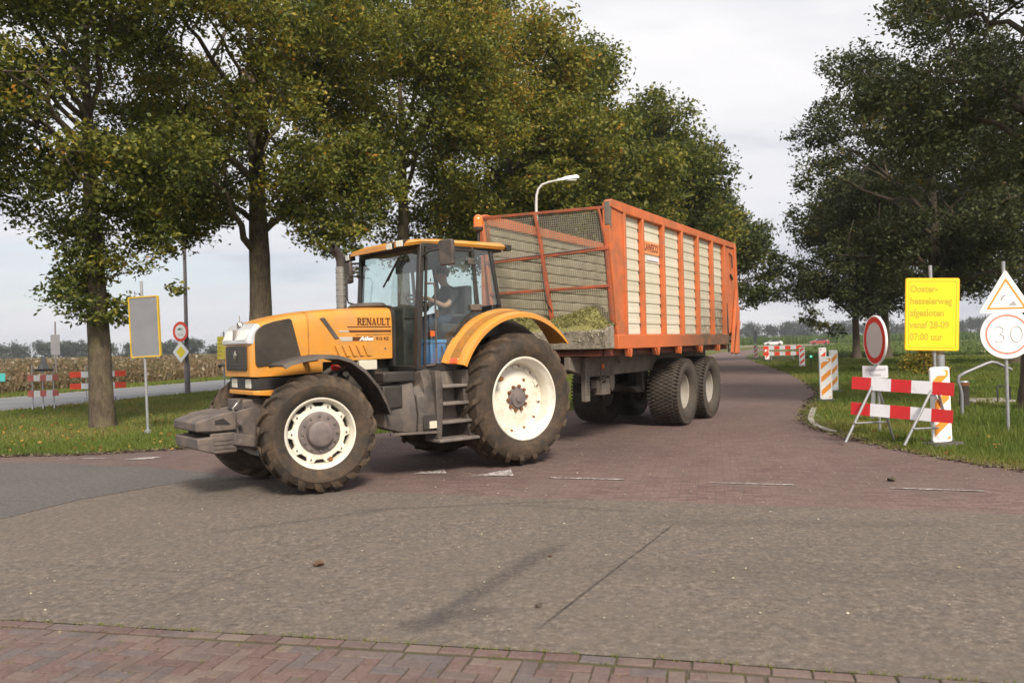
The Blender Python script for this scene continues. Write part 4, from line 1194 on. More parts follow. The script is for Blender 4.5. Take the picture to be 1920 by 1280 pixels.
# louvres: raised slanted ribs over a recess
for s in (1, -1):
    for k in range(5):
        m = MB()
        x0 = 2.63 - 0.105*k
        poly = [(x0, 1.795), (x0-0.085, 1.795), (x0-0.150, 1.645), (x0-0.065, 1.645)]
        vs = [(a, s*(0.4565), b) for a, b in poly] + [(poly[0][0]-.005, s*0.476, poly[0][1]-.008), (poly[1][0]+.02, s*.458, poly[1][1]-.008), (poly[2][0]+.02, s*.458, poly[2][1]+.008), (poly[3][0]-.005, s*.476, poly[3][1]+.008)]
        m.add(vs, [(0, 1, 2, 3), (4, 5, 6, 7), (0, 1, 5, 4), (1, 2, 6, 5), (2, 3, 7, 6), (3, 0, 4, 7)])
        m.build('louvre', M['tractor_orange'], TR)
# decal stripes
def stripe(x0, x1, z0, z1, mat, sl=0.03, y=0.4562):
    side_poly('decal_stripe', [(x0, z0), (x1, z0), (x1, z1), (x0+sl, z1)], mat, y=y, t=0.0025)
stripe(2.42, 1.76, 2.030, 2.044, M['decal_brown'])
stripe(2.40, 1.76, 1.965, 1.995, M['decal_brown'])
stripe(2.545, 2.40, 1.968, 1.992, M['decal_silver'])
stripe(2.30, 1.76, 1.930, 1.938, M['decal_brown'])
stripe(2.53, 2.36, 1.850, 1.905, M['decal_silver'])
stripe(2.36, 2.05, 1.850, 1.905, M['decal_brown'], 0.0)

# slab-serif lettering on the bonnet, stroke by stroke
def slab_word(word, x0, z0, h, adv, y, mat, parent):
    """letters run towards the cab (falling x) on the left flank"""
    T, t, sf = h*0.20, h*0.10, h*0.115          # thick stem, thin stroke, serif height
    W = h*0.74
    m = MB()
    def rect(ox, a, b, c, d): m.prism([(x0-(ox+a), z0+c), (x0-(ox+b), z0+c), (x0-(ox+b), z0+d), (x0-(ox+a), z0+d)], y, y+.0035, 'xz')
    def para(ox, a0, a1, b0, b1, c, d): m.prism([(x0-(ox+a0), z0+c), (x0-(ox+a1), z0+c), (x0-(ox+b1), z0+d), (x0-(ox+b0), z0+d)], y+.0004, y+.0039, 'xz')
    def arc(ox, cx, cz, rx, rz, a0, a1, w0):
        n = 10
        o_, i_ = [], []
        for k in range(n+1):
            a = a0+(a1-a0)*k/n
            o_.append((x0-(ox+cx+rx*cos(a)), z0+cz+rz*sin(a))); i_.append((x0-(ox+cx+(rx-w0)*cos(a)), z0+cz+(rz-t)*sin(a)))
        m.prism(o_+i_[::-1], y, y+.0035, 'xz')
    ox = 0
    for ch in word:
        step_ = adv*{'L': .86, 'E': .92, 'A': 1.06, 'N': 1.08, 'U': 1.05}.get(ch, 1.0)
        g = W*.10
        if ch == 'R':
            rect(ox, g, g+T, 0, h); rect(ox, 0, g+T+g, 0, sf*.6); rect(ox, 0, g+T, h-sf*.6, h)
            rect(ox, g+T, W*.55, h-t, h); rect(ox, g+T, W*.55, h*.46, h*.46+t)
            arc(ox, W*.55, h*.73, W*.33, h*.27, -pi/2, pi/2, T*.95)
            para(ox, W*.74, W*.98, W*.42, W*.66, 0, h*.48); rect(ox, W*.74, W*1.06, 0, sf*.6)
        elif ch == 'E':
            rect(ox, g, g+T, 0, h); rect(ox, 0, W*.85, 0, t); rect(ox, 0, W*.82, h-t, h); rect(ox, g+T, W*.6, h*.47, h*.47+t)
            rect(ox, W*.77, W*.85, 0, h*.28); rect(ox, W*.74, W*.82, h*.74, h); rect(ox, W*.55, W*.62, h*.38, h*.66)
        elif ch == 'N':
            rect(ox, g, g+t, 0, h); rect(ox, W*.86, W*.86+t, 0, h); para(ox, W*.74, W*.96, g-.01*h, g+T*1.1, 0, h)
            rect(ox, 0, g+t+g, 0, sf*.6); rect(ox, 0, g+t, h-sf*.6, h); rect(ox, W*.72, W*1.1, h-sf*.6, h)
        elif ch == 'A':
            para(ox, W*.70, W*.95, W*.42, W*.62, 0, h); para(ox, W*.12, W*.12+t, W*.44, W*.52, 0, h); rect(ox, W*.25, W*.75, h*.27, h*.27+t*.9)
            rect(ox, 0, W*.35, 0, sf*.6); rect(ox, W*.60, W*1.06, 0, sf*.6)
        elif ch == 'U':
            rect(ox, g, g+T, h*.3, h); rect(ox, W*.84, W*.84+t, h*.3, h); arc(ox, (g+W*.84+t)/2, h*.3, (W*.84+t-g)/2, h*.3, pi, 2*pi, T*.8)
            rect(ox, 0, g+T+g, h-sf*.6, h); rect(ox, W*.70, W*1.06, h-sf*.6, h)
        elif ch == 'L':
            rect(ox, g, g+T, 0, h); rect(ox, 0, W*.85, 0, t); rect(ox, 0, g+T+g, h-sf*.6, h); rect(ox, W*.77, W*.85, 0, h*.34)
        elif ch == 'T':
            rect(ox, W*.40, W*.40+T, 0, h); rect(ox, 0, W*1.0, h-t, h); rect(ox, 0, W*.08, h*.70, h); rect(ox, W*.92, W, h*.70, h); rect(ox, W*.28, W*.72, 0, sf*.6)
        ox += step_
    return m.build('lettering', mat, parent)
slab_word('RENAULT', 2.285, 2.062, 0.098, 0.0735, 0.4562, M['decal_brown'], TR)
def side_text(body, size, x, z, mat, y, parent, sx=1.0, shear=0.0, offset=0.0):
    o = link('lettering', text_mesh(body, size, mat, 0.0015, 'CENTER', sx, shear, offset), parent)
    o.rotation_euler = (pi/2, 0, pi)
    o.location = (x, y, z)
    return o
side_text('Atles', 0.072, 2.155, 1.878, M['white_letter'], 0.4612, TR, 1.35, 0.25, 0.004)
side_text('915 RZ', 0.058, 1.90, 1.876, M['decal_brown'], 0.4585, TR, 1.15, 0.0, 0.001)
m = MB(); m.tube([(1.86, .452, 1.745), (1.86, .462, 1.745)], 0.014, 12); m.build('bonnet_lock', M['chrome'], TR)
# nose: silver headlight nacelle, lamps, grille, emblem
m = MB()
secs = []
for y_, sq in ((-.425, .82), (-.40, .96), (-.2, 1.0), (0, 1.02), (.2, 1.0), (.40, .96), (.425, .82)):
    base = [(3.615, 2.078), (3.645, 2.098), (3.69, 2.075), (3.748, 1.99), (3.79, 1.875), (3.785, 1.838), (3.73, 1.835), (3.675, 1.90)]
    secs.append([(3.62+(a-3.62)*(sq if a > 3.62 else 1), y_, 1.83+(b-1.83)*sq) for a, b in base])
m.loft(secs)
m.build('headlight_nacelle', M['nacelle_silver'], TR, smooth=40, bevel=0.006)
for y_ in (-.215, .215):
    m = MB()
    m.loft([[(3.728+k*.010, y_-.125, 2.015), (3.785+k*.010, y_-.13, 1.885), (3.785+k*.010, y_+.13, 1.885), (3.728+k*.010, y_+.125, 2.015)] for k in (0, 1)])
    m.build('headlight', M['lens'], TR, bevel=0.006)
m = MB()
m.box((3.765, 0, 1.945), (.05, .045, .15)); m.tube([(3.70, 0, 2.08), (3.72, 0, 2.11)], [.05, .03], 14); m.tube([(3.70, -.02, 2.08), (3.70, -.02, 2.20)], .005, 6)
m.build('nose_badge', M['chrome'], TR)
m = MB(); m.prism(round_poly([(-.33, 1.505), (.33, 1.505), (.335, 1.815), (-.335, 1.815)], .045), 3.74, 3.768, 'yz')
m.build('front_grille', M['side_mesh'], TR, bevel=0.006)
for k in range(7):
    m = MB(); m.box((3.770, 0, 1.535+k*.042), (.008, .62, .008))
    m.build('grille_slat', M['cab_dark'], TR)
m = MB(); m.add([(3.774, -.055, 1.70), (3.774, 0, 1.765), (3.774, .055, 1.70), (3.774, 0, 1.615), (3.79, -.025, 1.70), (3.79, 0, 1.735), (3.79, .025, 1.70), (3.79, 0, 1.655)],
                [(0, 1, 5, 4), (1, 2, 6, 5), (2, 3, 7, 6), (3, 0, 4, 7), (4, 5, 6, 7)])
m.build('diamond_badge', M['chrome'], TR)
# bumper: black band with work lamps, orange lip
m = MB()
m.loft([[(x, a*.43*w, z) for a, z in ((-1, 1.262), (1, 1.262), (1, 1.418), (-1, 1.418))] for x, w in ((2.75, .99), (3.3, 1.0), (3.62, .98), (3.70, .9))])
m.build('front_band', M['cab_dark'], TR, bevel=0.012)
for y_ in (-.22, .22):
    m = MB(); m.box((3.695, y_, 1.342), (.03, .17, .118)); m.build('work_lamp', M['lens'], TR, bevel=0.012)
m = MB()
m.loft([[(x, a*.432*w, z+dz*(1 if z < 1.23 else 0)) for a, z in ((-1, 1.195), (1, 1.195), (1, 1.260), (-1, 1.260))] for x, w, dz in ((2.95, .99, -.09), (3.2, .995, -.085), (3.35, 1.0, -.02), (3.62, .98, 0), (3.71, .9, .01))])
m.build('front_lip', M['tractor_orange'], TR, bevel=0.01)

# ---- front weight and hitch
m = MB()
m.loft([[(x, a*w, z) for a, z in ((-1, z0), (1, z0), (1, z1), (-1, z1))] for x, w, z0, z1 in ((3.93, .40, .80, 1.035), (4.18, .42, .80, 1.0), (4.42, .40, .815, .925))])
m.loft([[(x, a*w, z) for a, z in ((-1, z0), (1, z0), (1, z1), (-1, z1))] for x, w, z0, z1 in ((3.93, .40, .535, .755), (4.2, .42, .535, .745), (4.40, .40, .60, .735))])
m.box((4.02, 0, .778), (.30, .70, .11))
for s in (1, -1):
    m.box((4.10, s*.385, .67), (.30, .05, .22))
m.build('front_weight', M['cast_iron'], TR, bevel=0.018)
for s in (1, -1):
    m = MB(); m.prism([(4.02, .885), (4.20, .885), (4.20, .935), (4.10, .955)], s*.405, s*.424); m.build('weight_slot', M['sign_black'], TR)
    for k in range(3):
        m = MB(); m.bar((4.22, s*.424, .60+.05*k), (3.98, s*.412, .60+.05*k), .012, .014); m.build('weight_rib', M['cast_iron'], TR)
    m = MB(); m.tube([(3.90, s*.41, .90), (3.90, s*.44, .90)], .032, 8); m.tube([(3.90, s*.41, .66), (3.90, s*.44, .66)], .026, 8); m.build('weight_pin', M['hub_grey'], TR)
m = MB()
for s in (1, -1):
    m.prism([(3.50, .52), (3.95, .56), (3.97, 1.0), (3.70, 1.06), (3.50, 1.02)], s*.30-.03, s*.30+.03)
    m.prism([(3.30, 1.02), (3.78, 1.05), (3.78, 1.14), (3.35, 1.17)], s*.22-.05, s*.22+.05)
    m.bar((3.62, s*.40, .62), (3.98, s*.40, .70), .06, .14)
m.box((3.62, 0, 1.08), (.34, .50, .14)); m.box((3.55, 0, .80), (.12, .62, .40))
m.build('front_hitch', M['cast_iron'], TR, bevel=0.01)
m = MB()
m.tube([(3.66, .16, 1.12), (3.80, .22, 1.16), (3.92, .25, 1.05), (3.86, .24, .96)], .014, 8)
m.build('hose', M['chrome'], TR, smooth=60)

# ---- engine, axle and chassis
m = MB()
m.box((2.55, 0, 1.38), (1.7, .58, .42)); m.box((2.2, 0, 1.02), (2.5, .42, .34)); m.box((3.2, 0, 1.12), (.7, .36, .20))
for k in range(6):
    m.tube([(2.05+k*.18, .31, 1.42), (2.05+k*.18, .36, 1.42)], .055, 12)
m.tube([(2.75, .33, 1.40), (2.62, .38, 1.50), (2.3, .37, 1.52)], .045, 10); m.box((2.82, .36, 1.30), (.18, .14, .22))
m.build('engine', M['engine'], TR, bevel=0.015)
m = MB(); m.box((2.14, .42, 1.525), (.27, .12, .13)); m.build('filter_box', M['cream'], TR, bevel=0.008)
m = MB(); m.tube([(2.72, .55, 1.515), (2.60, .56, 1.50)], [.04, .035], 12); m.build('red_cap', M['lens_red'], TR)
m = MB()
m.tube([(3.1, -.62, FR), (3.1, -.3, FR+.02), (3.1, .3, FR+.02), (3.1, .62, FR)], [.10, .13, .13, .10], 14)
m.lathe([(.0, -.16), (.14, -.12), (.20, 0), (.14, .12), (0, .16)], 16, M=Matrix.Translation((3.1, 0, FR)) @ Matrix.Rotation(pi/2, 4, 'Z'))
for s in (1, -1):
    m.box((3.1, s*.63, FR), (.20, .12, .36)); m.tube([(2.92, s*.25, FR+.02), (2.92, s*.62, FR+.02)], .03, 8)
m.build('front_axle', M['chassis_dark'], TR, bevel=0.01)
m = MB()
m.box((.55, 0, .98), (2.0, .52, .55)); m.box((-.1, 0, .98), (.7, .70, .62))
m.tube([(0, -.75, RR), (0, -.35, RR), (0, .35, RR), (0, .75, RR)], [.12, .18, .18, .12], 16)
m.box((-.62, 0, .62), (.5, .2, .16)); m.box((-.55, 0, 1.1), (.3, .5, .3))
m.build('gearbox', M['engine'], TR, bevel=0.02)

# ---- mudguards over the front wheels
def mudguard(s):
    m = MB()
    P = [(3.60, 1.545), (3.52, 1.585), (3.35, 1.625), (3.1, 1.655), (2.9, 1.645), (2.72, 1.59), (2.52, 1.45), (2.34, 1.25), (2.22, 1.03), (2.16, .88)]
    secs = []
    for x, z in P:
        r_ = Vector((x-3.1, z-FR)); r_.normalize()
        e = [(0, 0), (.035*r_.x, .035*r_.y)]
        yy = (s*.60, s*1.07)
        secs.append([(x, yy[0], z), (x+.03*r_.x, yy[0]+s*.03, z+.03*r_.y), (x+.035*r_.x, (yy[0]+yy[1])/2, z+.035*r_.y), (x+.03*r_.x, yy[1]-s*.03, z+.03*r_.y), (x-.02*r_.x, yy[1], z-.02*r_.y), (x-.02*r_.x, yy[1]-s*.02, z-.02*r_.y), (x+.008*r_.x, yy[1]-s*.05, z+.008*r_.y), (x+.01*r_.x, (yy[0]+yy[1])/2, z+.01*r_.y), (x-.01*r_.x, yy[0]+s*.02, z-.01*r_.y)])
    m.loft(secs)
    m.bar((3.05, s*.45, 1.60), (3.05, s*.75, 1.62), .07, .03); m.bar((2.6, s*.45, 1.45), (2.6, s*.75, 1.52), .07, .03)
    o = m.build('mudguard', M['plastic_dark'], TR, smooth=45)
    return o
mudguard(1); mudguard(-1)

# ---- cab
XF, XB, YC = 1.50, 0.02, 0.80
def cyl_bar(m, a, b, w, h): m.bar(a, b, w, h)
m = MB()
for s in (1, -1):
    m.bar((XF+.075, s*YC, 1.44), (XF-.04, s*(YC-.01), 3.16), .085, .075, up=(1, 0, 0))      # front pillar
    m.bar((.50, s*(YC+.01), 2.24), (.575, s*(YC-.01), 3.17), .05, .045, up=(1, 0, 0))          # middle pillar
    m.bar((.06, s*(YC-.05), 2.33), (.20, s*(YC-.06), 3.17), .05, .06, up=(1, 0, 0))            # rear pillar
    m.bar((1.60, s*YC, 1.455), (.92, s*YC, 1.455), .06, .09)                                    # sill
    m.bar((XF-.03, s*(YC-.01), 3.15), (.18, s*(YC-.04), 3.19), .07, .06)                        # upper rail
    # sweep over the wheel
    arc = []
    for k in range(11):
        a = radians(24) + radians(66)*k/10
        arc.append((1.245*cos(a)-.02, s*(YC+.005), RR+1.31*sin(a)))
    m.tube(arc, .035, 8)
    m.prism([(p[0], p[2]) for p in arc] + [(.45, 1.2), (.9, 1.2)], s*(YC-.06)-.015, s*(YC-.06)+.015)
m.bar((XF+.08, -YC, 1.46), (XF+.08, YC, 1.46), .07, .07); m.bar((XF-.04, -YC, 3.13), (XF-.04, YC, 3.13), .07, .08)
m.bar((.13, -YC+.05, 3.16), (.13, YC-.05, 3.16), .06, .06); m.bar((.04, -YC+.05, 2.32), (.04, YC-.05, 2.32), .07, .07)
m.bar((XF+.03, .46, 2.15), (XF+.03, YC, 2.15), .03, .03)
m.box((.75, 0, 1.42), (1.7, 1.5, .06))                                                           # floor
m.box((.12, 0, 1.9), (.10, 1.45, .9))                                                            # rear bulkhead
m.build('cab_frame', M['cab_dark'], TR, bevel=0.01)
# black seal round the bonnet rear
m = MB()
sec = hood_sec(1.70, .478, 1.50, 2.335)
m.loft([sec, [(1.745, a, b) for _x, a, b in sec]])
m.build('bonnet_seal', M['cab_dark'], TR, smooth=40)
# panes
def pane(name, pts, t=0.005, label=None):
    P = [Vector(p) for p in pts]
    n = (P[1]-P[0]).cross(P[2]-P[0]).normalized()*t
    m = MB()
    k = len(P)
    m.add(P + [p+n for p in P], [tuple(range(k-1, -1, -1)), tuple(range(k, 2*k))] + [(i, (i+1) % k, k+(i+1) % k, k+i) for i in range(k)])
    o = m.build(name, M['glass'], TR)
    if label: o['label'] = label
    return o
pane('windscreen', [(XF+.075, -YC+.04, 1.50), (XF+.075, YC-.04, 1.50), (XF-.025, YC-.05, 3.10), (XF-.025, -YC+.05, 3.10)])
for s in (1, -1):
    arcp = []
    for k in range(9):
        a = radians(27) + radians(44)*k/8
        arcp.append((1.27*cos(a)-.02, s*YC, RR+1.335*sin(a)))
    pane('door_window', [(XF+.02, s*YC, 1.50), (1.11, s*YC, 1.50)] + arcp[1:] + [(.53, s*YC, 2.27), (.60, s*(YC-.01), 3.12), (XF-.08, s*(YC-.01), 3.12)])
    pane('quarter_window', [(.47, s*YC, 2.30), (.10, s*(YC-.04), 2.36), (.21, s*(YC-.06), 3.14), (.54, s*(YC-.01), 3.14)])
pane('rear_window', [(.03, YC-.1, 2.36), (.03, -YC+.1, 2.36), (.12, -YC+.1, 3.12), (.12, YC-.1, 3.12)])
# door frame, handle and hinges
m = MB()
fr = [(XF-.035, 1.50), (1.13, 1.50), (1.02, 1.72), (.86, 2.0), (.70, 2.17), (.545, 2.27), (.60, 3.12), (XF-.11, 3.12)]
for a, b in zip(fr, fr[1:]+fr[:1]):
    m.bar((a[0], YC+.022, a[1]), (b[0], YC+.022, b[1]), .02, .035)
m.build('door_frame', M['cab_dark'], TR)
m = MB()
m.tube([(1.40, YC+.03, 2.62), (1.33, YC+.09, 2.62), (1.31, YC+.09, 2.55), (1.31, YC+.09, 1.55), (1.34, YC+.08, 1.50), (1.45, YC+.04, 1.49)], .014, 8)
m.build('grab_rail', M['plastic_dark'], TR, smooth=60)
m = MB(); m.box((1.32, YC+.035, 1.93), (.09, .02, .075)); m.build('door_sticker', M['lens_orange'], TR)
for c_, d_, nm in (((.62, YC+.03, 2.96), (.13, .03, .10), 'hinge'), ((.56, YC+.035, 2.30), (.20, .04, .09), 'hinge'), ((1.25, YC+.04, 2.20), (.06, .03, .12), 'door_handle')):
    m = MB(); m.box(c_, d_); m.build(nm, M['plastic_dark'], TR, bevel=0.012)
# roof
m = MB()
def roof_sec(x, z0, z1, w):
    return [(x, a*w*b, z) for a, b, z in ((-1, .97, z0), (1, .97, z0), (1, 1.0, z0+.04), (1, .97, z1-.03), (1, .90, z1), (1, .4, z1+.025), (-1, .4, z1+.025), (-1, .90, z1), (-1, .97, z1-.03), (-1, 1.0, z0+.04))]
m.loft([roof_sec(-.06, 3.175, 3.265, .80), roof_sec(.0, 3.17, 3.275, .83), roof_sec(.5, 3.17, 3.265, .84), roof_sec(1.2, 3.17, 3.255, .84), roof_sec(1.50, 3.158, 3.235, .835), roof_sec(1.66, 3.13, 3.20, .80), roof_sec(1.70, 3.125, 3.165, .78)])
m.build('roof', M['tractor_orange'], TR, smooth=35)
m = MB()
m.box((.75, 0, 3.152), (1.55, 1.50, .03)); m.box((-.10, .78, 3.20), (.10, .10, .09)); m.box((.95, 0, 2.98), (.10, 1.2, .2))
m.build('roof_lining', M['cab_dark'], TR, bevel=0.01)
# roof lamps
def roof_lamp(x, y, z, rz, parent=TR):
    m = MB(); m.box((0, 0, 0), (.10, .15, .105)); o = m.build('roof_lamp', M['cab_dark'], parent, bevel=0.012, loc=(x, y, z), rot=(0, .12, rz))
    m = MB(); m.box((.052, 0, 0), (.012, .125, .082)); m.build('lamp_glass', M['lens'], o, bevel=0.006)
roof_lamp(1.69, .42, 3.155, .10); roof_lamp(1.68, .66, 3.17, .25); roof_lamp(1.66, -.80, 3.12, -.1); roof_lamp(1.66, -.98, 3.11, -.2)
# wiper
m = MB(); m.tube([(XF+.01, .40, 3.08), (XF+.03, .28, 2.95), (XF+.055, -.02+.1, 2.70)], .009, 6); m.bar((XF+.025, .33, 3.02), (XF+.075, -.02, 2.62), .022, .014); m.build('wiper', M['cab_dark'], TR)
# mirrors
def mirror(s, yb, x, z):
    m = MB()
    m.tube([(XF-.02, s*(YC), 2.98), (XF-.08, s*(YC+.16), 3.06), (x, s*yb, 3.08)], .016, 8)
    o = m.build('mirror_arm', M['cab_dark'], TR, smooth=60)
    m = MB(); m.prism(round_poly([(-.125, -.175), (.125, -.175), (.125, .175), (-.125, .175)], .05), -.045, .02, 'yz')
    m.build('mirror', M['plastic_dark'], TR, bevel=0.015, loc=(x, s*(yb+.06), z), rot=(0, 0.05, s*.22))
mirror(1, 1.10, 1.30, 3.02); mirror(-1, 1.25, 1.42, 2.95)
# beacon on a stalk
m = MB(); m.tube([(.32, .63, 3.29), (.32, .63, 3.44)], [.022, .018], 10); m.lathe([(.055, 3.44), (.075, 3.46), (.075, 3.50)], 20, axis='z', M=Matrix.Translation((.32, .63, 0))); m.build('beacon_base', M['cab_dark'], TR, smooth=40)
m = MB(); m.lathe([(.070, 3.50), (.072, 3.60), (.060, 3.66), (.03, 3.685), (0, 3.69)], 20, axis='z', M=Matrix.Translation((.32, .63, 0))); m.build('beacon', M['beacon_amber'], TR, smooth=40)
# exhaust at the far corner of the bonnet
EX, EY = 1.98, -.52
m = MB(); m.tube([(EX, EY, 2.2), (EX, EY, 2.94)], .074, 24)
for k in range(7):
    m.lathe([(.0745, 0), (.079, .006), (.0745, .012)], 24, axis='z', M=Matrix.Translation((EX, EY, 2.34+k*.085)))
m.build('exhaust_shield', M['chrome'], TR, smooth=40)
m = MB(); m.tube([(EX, EY, 2.92), (EX, EY, 3.02), (EX+.02, EY, 3.10), (EX+.07, EY+.01, 3.17), (EX+.14, EY+.02, 3.205)], [.064, .064, .064, .062, .060], 18, cap=False); m.build('exhaust_pipe', M['chassis_dark'], TR, smooth=60)
m = MB(); m.lathe([(.02, 2.30), (.22, 2.315), (.24, 2.34), (.20, 2.385), (0, 2.40)], 24, axis='z', M=Matrix.Translation((1.80, -.10, 0)) @ Matrix.Diagonal((1, 1.6, 1, 1))); m.build('intake_cap', M['plastic_dark'], TR, smooth=45)
m = MB(); m.tube([(1.62, -.80, 2.42), (1.70, -.82, 2.44), (1.72, -.82, 2.50), (1.72, -.82, 2.80), (1.68, -.82, 2.84), (1.50, -.80, 2.84)], .013, 8); m.build('grab_rail', M['cab_dark'], TR, smooth=60)
# seat, steering wheel, console
m = MB(); m.box((.48, 0, 2.02), (.50, .50, .14)); m.box((.22, 0, 2.36), (.13, .48, .62)); m.box((.48, 0, 1.72), (.30, .34, .48)); m.box((.42, .31, 2.20), (.36, .07, .06)); m.box((.42, -.31, 2.20), (.36, .07, .06))
m.build('seat', M['seat_fabric'], TR, bevel=0.04, seg=3)
m = MB(); m.lathe([(.19+.016*cos(a), .016*sin(a)) for a in [2*pi*k/8 for k in range(8)]], 32, closed=True, axis='z', M=Matrix.Translation((1.02, 0, 2.40)) @ Matrix.Rotation(radians(38), 4, 'Y').inverted())
m.tube([(1.02, 0, 2.40), (1.20, 0, 2.15)], .03, 8); m.bar((1.02, -.18, 2.40), (1.02, .18, 2.40), .02, .03)
m.build('steering_wheel', M['cab_dark'], TR, smooth=60)
m = MB(); m.loft([[(x, a*w, z) for a, z in ((-1, 1.45), (1, 1.45), (1, zt), (-1, zt))] for x, w, zt in ((1.12, .16, 2.2), (1.25, .28, 2.36), (1.45, .30, 2.32))]); m.build('dashboard', M['plastic_dark'], TR, bevel=0.03, seg=3)
m = MB(); m.box((.55, -.52, 1.80), (.6, .22, .7)); m.tube([(.85, -.45, 2.1), (.92, -.43, 2.35)], .012, 6); m.tube([(.95, .3, 1.5), (1.0, .32, 2.0)], .012, 6); m.build('side_console', M['plastic_dark'], TR, bevel=0.02)

# ---- rear mudguards
def rear_guard(s):
    m = MB(); md = MB()
    A0, A1, n = radians(25.5), radians(139), 30
    secs = []; strip = []
    for k in range(n+1):
        u = k/n
        a = A0+(A1-A0)*u
        r_ = 1.215 + .02*sin(u*pi)
        tail = max(0, (u-.80)/.20)
        r_ += -.02*tail
        w0, w1 = .80, 1.235
        w0_ = w0 + (w1-w0-.05)*0*tail
        def P(y, dr): return ((r_+dr)*cos(a), s*y, RR+(r_+dr)*sin(a))
        lip = -.055*(1-tail*.6) - 0.05*max(0, (u-.9)/.1)*0
        secs.append([P(w0_, .09*(1-tail)), P(w0_+.03, .092*(1-tail)), P(w0_+.10, .055*(1-tail)), P(1.12, .035), P(1.19, .030), P(w1, .0), P(w1, lip), P(w1-.015, lip), P(w1-.02, -.012), P(1.10, .012), P(w0_+.10, .025*(1-tail)), P(w0_, .06*(1-tail))])
        if .02 < u < .64: strip.append([P(w0_+.13, .051*(1-tail)+.003), P(1.105, .037+.003)])
    m.loft(secs)
    m.build('mudguard_arch', M['tractor_orange'], TR, smooth=40)
    vs = [p for q_ in strip for p in q_]
    md.add(vs, [(2*i, 2*i+1, 2*i+3, 2*i+2) for i in range(len(strip)-1)])
    md.build('mudguard_panel', M['fender_dirty'], TR, smooth=60)
    # inner wall between cab and wheel
    mi = MB()
    prof_ = [((1.20)*cos(radians(t)), RR+1.20*sin(radians(t))) for t in range(26, 141, 6)]
    mi.prism(prof_+[(-.3, 1.1), (.5, 1.1)], s*.60-.02, s*.60+.02)
    mi.build('wheel_arch', M['chassis_dark'], TR)
    ml = MB(); a = radians(28)
    ml.bar((1.258*cos(radians(25.6)), s*1.02, RR+1.258*sin(radians(25.6))), (1.258*cos(radians(29.5)), s*1.02, RR+1.258*sin(radians(29.5))), .19, .02, up=(cos(a), 0, sin(a)))
    ml.build('indicator', M['lens_orange'], TR, bevel=0.005)
rear_guard(1); rear_guard(-1)

# ---- tank, steps, tool box
m = MB()
m.loft([[(x, .52, z0), (x, y1, z0), (x, y1+.03, z0+.22), (x, y1, z0+.38), (x, y1-.06, zt-.05), (x, y1-.10, zt), (x, .52, zt)] for x, y1, z0, zt in ((2.16, .86, .70, 1.26), (1.95, .92, .63, 1.27), (1.72, .97, .61, 1.30))])
m.loft([[(x, .52, z0), (x, y1, z0), (x, y1+.03, z0+.25), (x, y1-.01, z0+.50), (x, y1-.07, zt-.08), (x, y1-.12, zt), (x, .52, zt)] for x, y1, z0, zt in ((1.715, .99, .60, 1.20), (1.62, 1.03, .59, 1.24), (1.60, 1.03, .59, 1.42), (1.47, 1.02, .60, 1.44), (1.41, .98, .64, 1.43))])
m.build('fuel_tank', M['plastic_dark'], TR, smooth=40, bevel=0.02)
m = MB(); m.box((1.93, .80, 1.36), (.50, .24, .14)); m.box((2.06, .90, 1.10), (.30, .10, .30)); m.build('tool_box', M['cab_dark'], TR, bevel=0.02)
m = MB(); m.box((1.56, 1.055, .745), (.21, .02, .20)); m.build('tank_recess', M['chassis_dark'], TR, bevel=0.02)
m = MB(); m.box((1.52, 1.068, .705), (.115, .02, .095)); m.build('tank_label', M['cream'], TR)
m = MB(); m.bar((2.1, .93, .615), (1.45, 1.05, .60), .035, .03); m.build('tank_rail', M['cast_iron'], TR)
m = MB()
m.prism([(1.44, .45), (1.37, .45), (1.335, .95), (1.35, 1.42), (1.45, 1.42), (1.445, .95)], .76, 1.06)
m.build('step_side', M['plastic_dark'], TR, bevel=0.012)
m = MB()
m.prism([(.87, .45), (.78, .45), (.83, .80), (.88, 1.05), (.88, 1.42), (1.0, 1.42), (.97, 1.02)], .76, 1.04)
m.build('step_side', M['plastic_dark'], TR, bevel=0.012)
for x0, x1, z0, z1 in ((1.37, .86, .70, .955), (1.345, .89, .95, 1.20), (1.34, .93, 1.20, 1.42)):
    m = MB(); m.prism([(x0, z0), (x1, z0), (x1+.01, z1), (x0-.005, z1)], .80, .815); m.build('step_riser', M['step_metal'], TR)
m = MB(); m.prism([(1.38, .47), (.86, .47), (.87, .70), (1.37, .70)], .76, .77); m.build('step_riser', M['chassis_dark'], TR)
for x0, x1, z, d_ in ((1.45, .76, .475, .28), (1.365, .86, .715, .235), (1.345, .88, .965, .225), (1.34, .92, 1.205, .215)):
    m = MB(); m.box(((x0+x1)/2, .965 + (.02 if z < .5 else 0), z), (x0-x1, d_, .045)); m.build('step', M['step_metal'], TR, bevel=0.012)
m = MB(); m.tube([(.86, .99, 1.40), (.865, 1.0, 1.05), (.80, 1.02, .72)], .016, 8); m.build('hand_rail', M['cast_iron'], TR, smooth=60)

